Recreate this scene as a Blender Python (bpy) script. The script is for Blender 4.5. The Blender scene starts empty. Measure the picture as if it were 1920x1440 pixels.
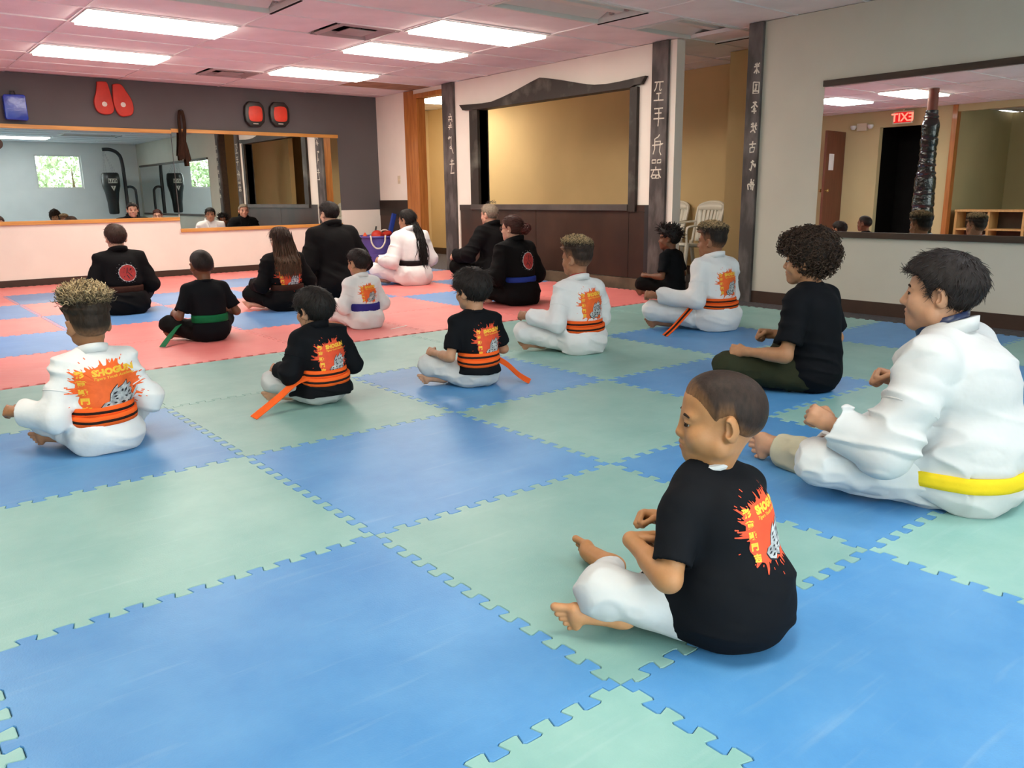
import bpy, bmesh, math, random
import numpy as np
from mathutils import Vector, Matrix
from mathutils.bvhtree import BVHTree

SC = bpy.context.scene
COL = SC.collection
random.seed(7)
RNG = np.random.default_rng(11)

# ------------------------------------------------------------------ camera, world, exposure
cam_d = bpy.data.cameras.new('camera')
cam_d.sensor_width = 36.0
cam_d.lens = 1531.7 * 36.0 / 1920.0
cam_d.clip_start = 0.05
cam = bpy.data.objects.new('camera', cam_d)
COL.objects.link(cam)
_yaw, _pit, _rol = 0.89051, -0.22762, -0.013526
_f = Vector((math.cos(_pit)*math.cos(_yaw), math.cos(_pit)*math.sin(_yaw), math.sin(_pit)))
_r = _f.cross(Vector((0, 0, 1))).normalized()
_u = _r.cross(_f)
_r2 = math.cos(_rol)*_r + math.sin(_rol)*_u
_u2 = -math.sin(_rol)*_r + math.cos(_rol)*_u
M = Matrix((_r2, _u2, -_f)).transposed().to_4x4()
M.translation = Vector((-1.105, -1.025, 0.981))
cam.matrix_world = M
SC.camera = cam

SC.view_settings.view_transform = 'Standard'
SC.view_settings.look = 'None'
SC.view_settings.gamma = 1.0
SC.view_settings.use_curve_mapping = False
SC.view_settings.exposure = 0.4

world = bpy.data.worlds.new('world')
SC.world = world
world.use_nodes = True
_wn = world.node_tree
_bg = _wn.nodes['Background']
_bg.inputs[0].default_value = (0.92, 0.96, 1.0, 1)
_bg.inputs[1].default_value = 5.5           # overcast daylight that reaches the room through the front windows

# room measures (metres): x runs along the mirrors, y towards them
XW, YW, HC = 5.42, 10.18, 2.416            # partition wall, mirror wall, ceiling
YR, XL = -2.5, -3.6                        # front (street) wall, left wall
XB = 7.15                                  # far wall of the back room
XBL = -5.3                                 # far wall of the left alcove
LAMP = 14.0                                 # strength of a lit ceiling fixture


# ------------------------------------------------------------------ materials
def nd(nt, typ, **kw):
    n = nt.nodes.new(typ)
    for k, v in kw.items():
        setattr(n, k, v)
    return n


def mat(name, color, rough=0.6, spec=0.3, metal=0.0, var=0.0, vscale=6.0, bump=0.0, bscale=60.0,
        color2=None, stretch=(1, 1, 1), sheen=0.0, coat=0.0, coord='Object', detail=4.0, lo=0.35, hi=0.65):
    """Principled material; colour wanders between color and color2 by object-space noise."""
    m = bpy.data.materials.new(name)
    m.use_nodes = True
    nt = m.node_tree
    b = nt.nodes['Principled BSDF']
    b.inputs['Base Color'].default_value = (*color, 1)
    b.inputs['Roughness'].default_value = rough
    b.inputs['Specular IOR Level'].default_value = spec
    b.inputs['Metallic'].default_value = metal
    if sheen:
        b.inputs['Sheen Weight'].default_value = sheen
    if coat:
        b.inputs['Coat Weight'].default_value = coat
        b.inputs['Coat Roughness'].default_value = 0.08
    if var or color2 or bump:
        tc = nd(nt, 'ShaderNodeTexCoord')
        mp = nd(nt, 'ShaderNodeMapping')
        mp.inputs['Scale'].default_value = stretch
        nt.links.new(tc.outputs[coord], mp.inputs[0])
    if var or color2:
        n1 = nd(nt, 'ShaderNodeTexNoise')
        n1.inputs['Scale'].default_value = vscale
        n1.inputs['Detail'].default_value = detail
        nt.links.new(mp.outputs[0], n1.inputs['Vector'])
        r = nd(nt, 'ShaderNodeValToRGB')
        c2 = color2 or tuple(max(0, c*(1-var)) for c in color)
        c1 = color if color2 else tuple(min(1, c*(1+var*0.6)) for c in color)
        r.color_ramp.elements[0].position = lo
        r.color_ramp.elements[1].position = hi
        r.color_ramp.elements[0].color = (*c1, 1)
        r.color_ramp.elements[1].color = (*c2, 1)
        nt.links.new(n1.outputs[0], r.inputs[0])
        nt.links.new(r.outputs[0], b.inputs['Base Color'])
    if bump:
        n2 = nd(nt, 'ShaderNodeTexNoise')
        n2.inputs['Scale'].default_value = bscale
        n2.inputs['Detail'].default_value = 3
        nt.links.new(mp.outputs[0], n2.inputs['Vector'])
        bp = nd(nt, 'ShaderNodeBump')
        bp.inputs['Strength'].default_value = bump
        bp.inputs['Distance'].default_value = 0.01
        nt.links.new(n2.outputs[0], bp.inputs['Height'])
        nt.links.new(bp.outputs[0], b.inputs['Normal'])
    return m


def mat_attr(name, rough=0.6, spec=0.3, var=0.12, vscale=60, sheen=0.0, bump=0.0, bscale=120, sss=0.0, stretch=(1, 1, 1)):
    """Colour comes from the mesh colour attribute 'col' (real pigment: lips, nails, bleached tips), mottled by noise."""
    m = bpy.data.materials.new(name)
    m.use_nodes = True
    nt = m.node_tree
    b = nt.nodes['Principled BSDF']
    b.inputs['Roughness'].default_value = rough
    b.inputs['Specular IOR Level'].default_value = spec
    if sheen:
        b.inputs['Sheen Weight'].default_value = sheen
    if sss:
        b.inputs['Subsurface Weight'].default_value = sss
        b.inputs['Subsurface Radius'].default_value = (0.02, 0.008, 0.004)
        b.inputs['Subsurface Scale'].default_value = 0.3
    at = nd(nt, 'ShaderNodeAttribute', attribute_name='col')
    tc = nd(nt, 'ShaderNodeTexCoord')
    mp = nd(nt, 'ShaderNodeMapping')
    mp.inputs['Scale'].default_value = stretch
    nt.links.new(tc.outputs['Object'], mp.inputs[0])
    n1 = nd(nt, 'ShaderNodeTexNoise')
    n1.inputs['Scale'].default_value = vscale
    nt.links.new(mp.outputs[0], n1.inputs['Vector'])
    mr = nd(nt, 'ShaderNodeMapRange')
    mr.inputs[1].default_value = 0.3
    mr.inputs[2].default_value = 0.7
    mr.inputs[3].default_value = 1-var
    mr.inputs[4].default_value = 1+var
    nt.links.new(n1.outputs[0], mr.inputs[0])
    mx = nd(nt, 'ShaderNodeVectorMath', operation='SCALE')
    nt.links.new(at.outputs['Color'], mx.inputs[0])
    nt.links.new(mr.outputs[0], mx.inputs['Scale'])
    nt.links.new(mx.outputs[0], b.inputs['Base Color'])
    if bump:
        n2 = nd(nt, 'ShaderNodeTexNoise')
        n2.inputs['Scale'].default_value = bscale
        nt.links.new(mp.outputs[0], n2.inputs['Vector'])
        bp = nd(nt, 'ShaderNodeBump')
        bp.inputs['Strength'].default_value = bump
        bp.inputs['Distance'].default_value = 0.005
        nt.links.new(n2.outputs[0], bp.inputs['Height'])
        nt.links.new(bp.outputs[0], b.inputs['Normal'])
    return m


def emis(name, color, s):
    m = bpy.data.materials.new(name)
    m.use_nodes = True
    nt = m.node_tree
    nt.nodes.remove(nt.nodes['Principled BSDF'])
    e = nd(nt, 'ShaderNodeEmission')
    e.inputs[0].default_value = (*color, 1)
    e.inputs[1].default_value = s
    nt.links.new(e.outputs[0], nt.nodes['Material Output'].inputs[0])
    return m


# ------------------------------------------------------------------ mesh helpers
def link(name, me, m=None, parent=None, smooth=False):
    o = bpy.data.objects.new(name, me)
    COL.objects.link(o)
    if m is not None and len(me.materials) == 0:
        for x in (m if isinstance(m, (list, tuple)) else [m]):
            me.materials.append(x)
    if smooth and len(me.polygons):
        me.polygons.foreach_set('use_smooth', np.ones(len(me.polygons), dtype=bool))
    if parent:
        o.parent = parent
    return o


def mesh_np(name, V, F, mi=None):
    """V (n,3), F (m,k) with k 3 or 4 -> mesh, fast."""
    me = bpy.data.meshes.new(name)
    V = np.asarray(V, np.float32)
    F = np.asarray(F, np.int32)
    k = F.shape[1]
    me.vertices.add(len(V))
    me.vertices.foreach_set('co', V.ravel())
    me.loops.add(F.size)
    me.loops.foreach_set('vertex_index', F.ravel())
    me.polygons.add(len(F))
    me.polygons.foreach_set('loop_start', np.arange(0, F.size, k, dtype=np.int32))
    if mi is not None:
        me.polygons.foreach_set('material_index', np.asarray(mi, np.int32))
    me.update(calc_edges=True)
    return me


def set_col(me, C):
    a = me.color_attributes.new('col', 'FLOAT_COLOR', 'POINT')
    C = np.asarray(C, np.float32)
    a.data.foreach_set('color', np.concatenate([C, np.ones((len(C), 1), np.float32)], 1).ravel())


class MB:
    """collects simple solids into one mesh"""
    def __init__(s):
        s.v, s.f, s.m, s.cur = [], [], [], 0

    def add(s, V, F):
        o = len(s.v)
        s.v += [tuple(float(c) for c in x) for x in V]
        s.f += [tuple(i+o for i in x) for x in F]
        s.m += [s.cur]*len(F)
        return s

    def box(s, x0, x1, y0, y1, z0, z1, rot=None, piv=None):
        V = [Vector(p) for p in ((x0, y0, z0), (x1, y0, z0), (x1, y1, z0), (x0, y1, z0),
                                 (x0, y0, z1), (x1, y0, z1), (x1, y1, z1), (x0, y1, z1))]
        if rot is not None:
            c = Vector(piv) if piv else Vector(((x0+x1)/2, (y0+y1)/2, (z0+z1)/2))
            V = [c + rot @ (p-c) for p in V]
        return s.add(V, [(0, 3, 2, 1), (4, 5, 6, 7), (0, 1, 5, 4), (1, 2, 6, 5), (2, 3, 7, 6), (3, 0, 4, 7)])

    def prism(s, poly, d0, d1, axis='x'):
        """polygon (a,b) extruded along an axis: x:(y,z)  y:(x,z)  z:(x,y)"""
        def P(a, b, d):
            return {'x': (d, a, b), 'y': (a, d, b), 'z': (a, b, d)}[axis]
        n = len(poly)
        V = [P(a, b, d0) for a, b in poly] + [P(a, b, d1) for a, b in poly]
        F = [tuple(range(n)), tuple(range(2*n-1, n-1, -1))]
        F += [(i, i+n, (i+1) % n+n, (i+1) % n) for i in range(n)]
        return s.add(V, F)

    def tube(s, pts, r, n=8, closed=False, flat=1.0, up=None):
        P = [Vector(p) for p in pts]
        N = len(P)
        rr = r if isinstance(r, (list, tuple)) else [r]*N
        V, F = [], []
        prev = None
        for i, p in enumerate(P):
            if closed:
                t = P[(i+1) % N]-P[i-1]
            else:
                t = P[min(i+1, N-1)]-P[max(i-1, 0)]
            t = t.normalized() if t.length > 1e-9 else Vector((0, 0, 1))
            if up is not None:
                a = Vector(up)
            else:
                a = prev if prev is not None else (Vector((0, 0, 1)) if abs(t.z) < 0.9 else Vector((1, 0, 0)))
            b = t.cross(a)
            b = b.normalized() if b.length > 1e-6 else t.orthogonal().normalized()
            a = b.cross(t).normalized()
            prev = a
            for k in range(n):
                w = 2*math.pi*k/n
                V.append(p + rr[i]*(math.cos(w)*b + math.sin(w)*flat*a))
        m = N if closed else N-1
        for i in range(m):
            j = (i+1) % N
            for k in range(n):
                F.append((i*n+k, i*n+(k+1) % n, j*n+(k+1) % n, j*n+k))
        if not closed:
            F.append(tuple(range(n-1, -1, -1)))
            F.append(tuple((N-1)*n+k for k in range(n)))
        return s.add(V, F)

    def lathe(s, prof, c=(0, 0, 0), n=32, sx=1.0, sy=1.0):
        V, F = [], []
        for r, z in prof:
            for k in range(n):
                w = 2*math.pi*k/n
                V.append((c[0]+r*sx*math.cos(w), c[1]+r*sy*math.sin(w), c[2]+z))
        for i in range(len(prof)-1):
            for k in range(n):
                F.append((i*n+k, i*n+(k+1) % n, (i+1)*n+(k+1) % n, (i+1)*n+k))
        F.append(tuple(range(n-1, -1, -1)))
        F.append(tuple((len(prof)-1)*n+k for k in range(n)))
        return s.add(V, F)

    def sphere(s, c, r, n=12, rad=None):
        rx, ry, rz = rad or (r, r, r)
        V, F = [], []
        m = n//2
        for i in range(m+1):
            t = math.pi*i/m
            for k in range(n):
                w = 2*math.pi*k/n
                V.append((c[0]+rx*math.sin(t)*math.cos(w), c[1]+ry*math.sin(t)*math.sin(w), c[2]-rz*math.cos(t)))
        for i in range(m):
            for k in range(n):
                F.append((i*n+k, i*n+(k+1) % n, (i+1)*n+(k+1) % n, (i+1)*n+k))
        return s.add(V, F)

    def build(s, name, m, parent=None, smooth=False, bevel=0.0, seg=2, loc=None, rel=None):
        me = bpy.data.meshes.new(name)
        me.from_pydata(s.v, [], s.f)
        me.polygons.foreach_set('material_index', s.m)
        ms = m if isinstance(m, (list, tuple)) else [m]
        for x in ms:
            me.materials.append(x)
        bm = bmesh.new()
        bm.from_mesh(me)
        bmesh.ops.remove_doubles(bm, verts=bm.verts, dist=1e-6)
        bmesh.ops.recalc_face_normals(bm, faces=bm.faces)
        if bevel:
            ed = [e for e in bm.edges if len(e.link_faces) == 2 and e.calc_face_angle(0) > 0.5]
            bmesh.ops.bevel(bm, geom=ed, offset=bevel, segments=seg, affect='EDGES', profile=0.6, clamp_overlap=True)
        if rel is not None:
            parent = rel
            bmesh.ops.translate(bm, verts=bm.verts, vec=-Vector(rel.location if rel.parent is None else (rel.location + rel.parent.location)))
        if loc is not None:
            bmesh.ops.translate(bm, verts=bm.verts, vec=-Vector(loc))
        bm.to_mesh(me)
        bm.free()
        o = link(name, me, None, parent, False)
        if smooth:
            me.polygons.foreach_set('use_smooth', np.ones(len(me.polygons), dtype=bool))
            try:
                me.set_sharp_from_angle(angle=math.radians(40))
            except Exception:
                pass
        if loc is not None:
            o.location = loc
        return o


def tag(o, label=None, cat=None, group=None, kind=None):
    if label:
        o['label'] = label
    if cat:
        o['category'] = cat
    if group:
        o['group'] = group
    if kind:
        o['kind'] = kind
    return o


def thing(name, label, cat, loc=(0, 0, 0), rz=0.0, group=None):
    o = bpy.data.objects.new(name, None)
    o.empty_display_size = 0.1
    o.location = loc
    o.rotation_euler = (0, 0, rz)
    COL.objects.link(o)
    return tag(o, label, cat, group)


def struct(mb, name, m, **kw):
    return tag(mb.build(name, m, **kw), kind='structure')
# ================================================================== materials of the room
WARM = (1.0, 0.90, 0.76)
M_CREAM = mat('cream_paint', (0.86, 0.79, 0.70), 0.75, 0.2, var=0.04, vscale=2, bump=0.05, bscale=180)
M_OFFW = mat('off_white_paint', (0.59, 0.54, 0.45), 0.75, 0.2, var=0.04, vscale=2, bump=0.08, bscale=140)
M_GREYP = mat('charcoal_paint', (0.115, 0.105, 0.105), 0.7, 0.25, var=0.08, vscale=1.5, bump=0.04, bscale=150)
M_REARP = mat('cool_grey_paint', (0.78, 0.78, 0.75), 0.75, 0.2, var=0.04, vscale=2)
M_TAN = mat('tan_paint', (0.66, 0.48, 0.24), 0.75, 0.2, var=0.06, vscale=1.2, bump=0.05, bscale=140)
M_TANL = mat('pale_tan_paint', (0.55, 0.46, 0.25), 0.75, 0.2, var=0.05, vscale=1.2)
M_BASEB = mat('brown_rubber_baseboard', (0.055, 0.028, 0.018), 0.5, 0.4, var=0.1, vscale=8)
M_WAINS = mat('dark_brown_panel', (0.042, 0.018, 0.010), 0.45, 0.4, var=0.35, vscale=2.5, stretch=(1, 1, 0.6))
M_COLUMN = mat('smeared_chalkboard_wood', (0.065, 0.055, 0.052), 0.7, 0.25, color2=(0.19, 0.165, 0.155), vscale=7,
               stretch=(1, 1, 0.35), bump=0.25, bscale=25, detail=8, lo=0.42, hi=0.72)
M_CHALK = mat('chalk_white', (0.72, 0.66, 0.56), 0.9, 0.1, var=0.15, vscale=60)
M_OAK = mat('orange_varnished_wood', (0.50, 0.19, 0.045), 0.4, 0.4, color2=(0.36, 0.12, 0.028), vscale=5, stretch=(6, 6, 0.6), coat=0.2)
M_PINE = mat('golden_pine_rail', (0.72, 0.36, 0.09), 0.4, 0.4, color2=(0.55, 0.24, 0.05), vscale=4, stretch=(0.5, 8, 8), coat=0.2)
M_DKWOOD = mat('dark_stained_rail', (0.055, 0.032, 0.02), 0.45, 0.4, var=0.25, vscale=6, stretch=(4, 0.5, 4))
M_MIRROR = mat('mirror_glass', (0.82, 0.85, 0.83), 0.0, 0.5, metal=1.0)
M_TILE = mat('ceiling_tile_white', (0.90, 0.84, 0.83), 0.9, 0.1, var=0.05, vscale=3, bump=0.25, bscale=160)
M_TILE2 = mat('ceiling_tile_stained', (0.45, 0.30, 0.20), 0.9, 0.1, var=0.2, vscale=4)
M_TEE = mat('ceiling_grid_white', (0.86, 0.80, 0.79), 0.5, 0.3, var=0.05, vscale=4)
M_METW = mat('white_enamel', (0.72, 0.72, 0.68), 0.35, 0.5, var=0.04, vscale=4)
M_VENT = mat('grey_enamel_vent', (0.42, 0.36, 0.34), 0.5, 0.4, var=0.08, vscale=6)
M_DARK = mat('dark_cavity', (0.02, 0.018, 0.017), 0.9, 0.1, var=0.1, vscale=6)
M_LIT = emis('lit_diffuser', (1.0, 0.93, 0.80), LAMP)
M_LITC = emis('lit_diffuser_cool', (0.93, 0.97, 1.0), LAMP*1.0)
M_CARPET = mat('grey_carpet', (0.11, 0.10, 0.105), 0.95, 0.1, var=0.2, vscale=40, bump=0.5, bscale=300)
M_BLACKM = mat('black_metal', (0.02, 0.02, 0.022), 0.4, 0.5, var=0.1, vscale=10)
M_IVORY = mat('ivory_plastic', (0.66, 0.58, 0.42), 0.4, 0.5, var=0.03, vscale=6)
M_BROWNDOOR = mat('reddish_brown_door', (0.16, 0.05, 0.025), 0.45, 0.4, color2=(0.11, 0.03, 0.016), vscale=4, stretch=(8, 8, 0.6))
M_BRASS = mat('brass', (0.70, 0.48, 0.18), 0.3, 0.5, metal=1.0, var=0.05, vscale=8)
M_PAPER = mat('white_paper', (0.78, 0.76, 0.74), 0.8, 0.1, var=0.04, vscale=12)
M_GLASS = bpy.data.materials.new('window_glass')
M_GLASS.use_nodes = True
_nt = M_GLASS.node_tree
_nt.nodes.remove(_nt.nodes['Principled BSDF'])
_t = nd(_nt, 'ShaderNodeBsdfTransparent')
_t.inputs[0].default_value = (0.93, 0.97, 0.95, 1)
_g = nd(_nt, 'ShaderNodeBsdfGlossy')
_g.inputs['Roughness'].default_value = 0.0
_mx = nd(_nt, 'ShaderNodeMixShader')
_mx.inputs[0].default_value = 0.06
_nt.links.new(_t.outputs[0], _mx.inputs[1])
_nt.links.new(_g.outputs[0], _mx.inputs[2])
_nt.links.new(_mx.outputs[0], _nt.nodes['Material Output'].inputs[0])


def mat_mat(name, c, c2, emboss):
    """closed-cell foam mat: mottled, scuffed, finely embossed; each mat a touch different"""
    m = bpy.data.materials.new(name)
    m.use_nodes = True
    nt = m.node_tree
    b = nt.nodes['Principled BSDF']
    b.inputs['Roughness'].default_value = 0.40
    b.inputs['Specular IOR Level'].default_value = 0.5
    tc = nd(nt, 'ShaderNodeTexCoord')
    oi = nd(nt, 'ShaderNodeObjectInfo')
    vm = nd(nt, 'ShaderNodeVectorMath', operation='ADD')
    sc = nd(nt, 'ShaderNodeVectorMath', operation='SCALE')
    sc.inputs['Scale'].default_value = 37.0
    cb = nd(nt, 'ShaderNodeCombineXYZ')
    nt.links.new(oi.outputs['Random'], cb.inputs[0])
    nt.links.new(cb.outputs[0], sc.inputs[0])
    nt.links.new(tc.outputs['Object'], vm.inputs[0])
    nt.links.new(sc.outputs[0], vm.inputs[1])
    n1 = nd(nt, 'ShaderNodeTexNoise')
    n1.inputs['Scale'].default_value = 3.2
    n1.inputs['Detail'].default_value = 7
    n1.inputs['Roughness'].default_value = 0.62
    nt.links.new(vm.outputs[0], n1.inputs['Vector'])
    r = nd(nt, 'ShaderNodeValToRGB')
    r.color_ramp.elements[0].position = 0.30
    r.color_ramp.elements[1].position = 0.74
    r.color_ramp.elements[0].color = (*c, 1)
    r.color_ramp.elements[1].color = (*c2, 1)
    nt.links.new(n1.outputs[0], r.inputs[0])
    # scuffs: thin streaks
    mp = nd(nt, 'ShaderNodeMapping')
    mp.inputs['Scale'].default_value = (1.2, 14, 1)
    mp.inputs['Rotation'].default_value = (0, 0, 0.6)
    nt.links.new(vm.outputs[0], mp.inputs[0])
    n2 = nd(nt, 'ShaderNodeTexNoise')
    n2.inputs['Scale'].default_value = 2.2
    n2.inputs['Detail'].default_value = 5
    nt.links.new(mp.outputs[0], n2.inputs['Vector'])
    mr = nd(nt, 'ShaderNodeMapRange')
    mr.inputs[1].default_value = 0.60
    mr.inputs[2].default_value = 0.80
    mr.inputs[3].default_value = 0.0
    mr.inputs[4].default_value = 0.12
    nt.links.new(n2.outputs[0], mr.inputs[0])
    mx = nd(nt, 'ShaderNodeMix', data_type='RGBA')
    mx.inputs['B'].default_value = (0.62, 0.72, 0.72, 1)
    nt.links.new(mr.outputs[0], mx.inputs['Factor'])
    nt.links.new(r.outputs[0], mx.inputs['A'])
    hv = nd(nt, 'ShaderNodeHueSaturation')
    m2 = nd(nt, 'ShaderNodeMapRange')
    m2.inputs[3].default_value = 0.9
    m2.inputs[4].default_value = 1.1
    nt.links.new(oi.outputs['Random'], m2.inputs[0])
    nt.links.new(m2.outputs[0], hv.inputs['Value'])
    nt.links.new(mx.outputs['Result'], hv.inputs['Color'])
    nt.links.new(hv.outputs[0], b.inputs['Base Color'])
    # embossed weave
    n3 = nd(nt, 'ShaderNodeTexWave' if emboss else 'ShaderNodeTexNoise')
    n3.inputs['Scale'].default_value = 24 if emboss else 220
    if emboss:
        n3.inputs['Distortion'].default_value = 1.5
        n3.bands_direction = 'DIAGONAL'
    nt.links.new(tc.outputs['Object'], n3.inputs['Vector'])
    bp = nd(nt, 'ShaderNodeBump')
    bp.inputs['Strength'].default_value = 0.22 if emboss else 0.12
    bp.inputs['Distance'].default_value = 0.004
    nt.links.new(n3.outputs[0], bp.inputs['Height'])
    nt.links.new(bp.outputs[0], b.inputs['Normal'])
    return m


M_MATB = mat_mat('blue_foam', (0.058, 0.235, 0.52), (0.115, 0.325, 0.61), False)
M_MATG = mat_mat('green_foam', (0.195, 0.385, 0.355), (0.30, 0.49, 0.445), False)
M_MATR = mat_mat('red_foam', (0.72, 0.17, 0.16), (0.78, 0.23, 0.21), True)
M_MATB2 = mat_mat('blue_foam_embossed', (0.09, 0.22, 0.47), (0.12, 0.27, 0.53), True)

# ================================================================== floor and mats
fl = MB().box(XBL-1.0, XB+0.1, YR-0.1, 11.6, -0.14, -0.022)
floor = struct(fl, 'floor', M_CARPET)


def wave_edge(n=12, amp=0.0165, mg=0.034):
    """one interlocking edge from (0,0) to (1,0): dovetail tongues between short straight ends"""
    p = (1.0-2*mg)/n
    out = [(0.0, 0.0)]
    for i in range(n):
        a = mg+i*p
        lows = [(a+p*x, -amp*y) for x, y in ((-0.05, 0.72), (0.02, 1.0), (0.46, 1.0), (0.54, 0.8))]
        highs = [(a+p*x, amp*y) for x, y in ((0.44, 0.75), (0.52, 1.0), (0.96, 1.0), (1.04, 0.78))]
        if i == 0:
            out.append((a, 0.0))
        if i == n-1:
            highs = highs[:2] + [(a+p*0.98, amp), (a+p, 0.0)]
        out += lows + highs
    out.append((1.0, 0.0))
    return out


_we = wave_edge()


def mat_mesh(sx, sy, name, straight=()):
    """interlocking mat with its lower left corner at the origin; top face at z = 0"""
    def edge(k, L):
        if k in straight:
            return [(0, 0), (L, 0)]
        return [(x*L, y) for x, y in _we]
    b, r = edge('b', sx), edge('r', sy)
    t, l = edge('t', sx), edge('l', sy)
    poly = [(x, y) for x, y in b[:-1]]
    poly += [(sx + y, x) for x, y in r[:-1]]
    poly += [(x, sy + y) for x, y in reversed(t[1:])]
    poly += [(y, x) for x, y in reversed(l[1:])]
    P = np.array(poly)
    nx = np.roll(P, -1, 0) - P
    pv = P - np.roll(P, 1, 0)

    def nrm(a):
        a = np.stack([-a[:, 1], a[:, 0]], 1)
        return a/np.maximum(np.linalg.norm(a, axis=1, keepdims=True), 1e-9)
    nn = nrm(nx) + nrm(pv)
    nn /= np.maximum(np.linalg.norm(nn, axis=1, keepdims=True), 0.5)
    A, B = P + nn*0.0008, P + nn*0.0024
    n = len(P)
    V = [(x, y, -0.021) for x, y in A] + [(x, y, -0.0022) for x, y in A] + [(x, y, 0.0) for x, y in B]
    F = [(i, (i+1) % n, (i+1) % n+n, i+n) for i in range(n)]
    F += [(i+n, (i+1) % n+n, (i+1) % n+2*n, i+2*n) for i in range(n)]
    F.append(tuple(range(2*n, 3*n)))
    me = bpy.data.meshes.new(name)
    me.from_pydata(V, [], F)
    me.materials.append(None)
    return me


ME_MAT = mat_mesh(1, 1, 'mat')
ME_MAT_END = mat_mesh(1, 1, 'mat_end', ('t',))


def place_mat(me, x, y, m, lab):
    o = bpy.data.objects.new('mat', me)
    COL.objects.link(o)
    o.location = (x, y, 0)
    o.parent = floor
    o.material_slots[0].link = 'OBJECT'
    o.material_slots[0].material = m
    o['label'] = lab


for j in range(-4, 5):
    for i in range(-3, 4):
        blue = (i+j) % 2 == 1 and i != 3
        place_mat(ME_MAT_END if i == 3 else ME_MAT, j, i, M_MATB if blue else M_MATG,
                  'blue interlocking foam mat' if blue else 'grey-green interlocking foam mat')
_rv = [-3.93, -2.9, -1.87, -0.85, 0.17, 1.20, 2.19, 3.19, 4.20, 5.22]
_ru = [4.02, 5.08, 6.05, 7.08, 8.15, 9.14, 10.13]
_cache = {}
for a in range(len(_rv)-1):
    for b in range(len(_ru)-1):
        sx, sy = round(_rv[a+1]-_rv[a], 3), round(_ru[b+1]-_ru[b], 3)
        if (sx, sy) not in _cache:
            _cache[(sx, sy)] = mat_mesh(sx, sy, 'mat_%d_%d' % (sx*1000, sy*1000), ('r',) if a == len(_rv)-2 else ())
        col = a-2
        blue = (col + b+4) % 2 == 0 and b not in (0, 5)
        place_mat(_cache[(sx, sy)], _rv[a], _ru[b], M_MATB2 if blue else M_MATR,
                  'blue embossed foam mat in the back half' if blue else 'red embossed foam mat in the back half')

# ================================================================== walls
w = MB().box(XL-2.6, XW+0.06, YW, YW+0.1, -0.022, 0.79)
low = struct(w, 'wall_back', M_CREAM)
w = MB().box(XL-2.6, XW+0.06, YW-0.001, YW+0.1, 0.79, HC)
tag(w.build('painted_band', M_GREYP, low), 'charcoal painted upper half of the mirror wall')
# back wall ends at the partition; behind it the back room goes on
w = MB()
T = 0.12
w.box(XW, XW+T, 9.14, YW, -0.022, HC)
w.box(XW, XW+T, 8.30, 9.14, 2.36, HC)
w.box(XW, XW+T, 7.62, 8.30, -0.022, HC)
w.box(XW, XW+T, 5.02, 7.62, -0.022, 0.80)
w.box(XW, XW+T, 5.02, 7.62, 2.05, HC)
w.box(XW, XW+T, 4.45, 5.02, -0.022, HC)
wp = struct(w, 'wall_right_partition', M_CREAM)
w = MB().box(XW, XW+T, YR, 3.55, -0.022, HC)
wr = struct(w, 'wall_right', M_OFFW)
# front wall with window, and an unseen shop front added to daylight the front mats
w = MB()
w.box(-6.2, -2.9, YR-0.14, YR, -0.022, HC)
w.box(-2.9, 1.3, YR-0.14, YR, -0.022, 0.12)
w.box(-2.9, 1.3, YR-0.14, YR, 2.2, HC)
w.box(1.3, 2.98, YR-0.14, YR, -0.022, HC)
w.box(2.98, 4.05, YR-0.14, YR, -0.022, 1.28)
w.box(2.98, 4.05, YR-0.14, YR, 2.12, HC)
w.box(4.05, XW+T, YR-0.14, YR, -0.022, HC)
struct(w, 'wall_front', M_REARP)
for nme, x0, x1, z0, z1, mull in (('window_1', 2.98, 4.05, 1.28, 2.12, ()), ('window_added', -2.9, 1.3, 0.12, 2.2, (-1.5, -0.1))):
    f = MB()
    f.box(x0, x1, YR-0.10, YR-0.05, z0, z0+0.04).box(x0, x1, YR-0.10, YR-0.05, z1-0.04, z1)
    f.box(x0, x0+0.04, YR-0.10, YR-0.05, z0+0.04, z1-0.04).box(x1-0.04, x1, YR-0.10, YR-0.05, z0+0.04, z1-0.04)
    for q in mull:
        f.box(q-0.025, q+0.025, YR-0.10, YR-0.05, z0+0.04, z1-0.04)
    wf = struct(f, nme, M_METW if nme == 'window_1' else M_BLACKM)
    MB().box(x0+0.03, x1-0.03, YR-0.078, YR-0.072, z0+0.03, z1-0.03).build('pane', M_GLASS, wf)
# left wall with dark doorway and alcove
w = MB()
w.box(XL-T, XL, 7.05, YW, -0.022, HC)
w.box(XL-T, XL, 6.2, 7.05, 2.12, HC)
w.box(XL-T, XL, 5.75, 6.2, -0.022, HC)
w.box(XL-T, XL, 2.2, 5.66, 2.30, HC)
w.box(XL-T, XL, YR, 2.2, -0.022, HC)
wl = struct(w, 'wall_left', M_TANL)
w = MB().box(-6.2, XL-T, 5.75, 5.85, -0.022, HC).box(-6.3, -6.2, 1.9, 5.85, -0.022, HC).box(-6.3, XL-T, 1.9, 2.0, -0.022, HC)
struct(w, 'wall_left_alcove', M_TANL)
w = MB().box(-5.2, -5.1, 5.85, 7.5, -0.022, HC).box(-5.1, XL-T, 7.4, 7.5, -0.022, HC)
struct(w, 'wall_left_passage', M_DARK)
# back room
w = MB().box(XB, XB+0.1, 2.6, 11.5, -0.022, HC).box(XW, XB, 11.4, 11.5, -0.022, HC).box(XW+T, XB, 2.6, 2.7, -0.022, HC)
w.box(XW, XW+T, YW+0.1, 11.4, -0.022, HC)
w.box(6.50, 6.60, 2.7, 4.63, -0.022, HC)
struct(w, 'wall_back_room', M_TAN)

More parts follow.
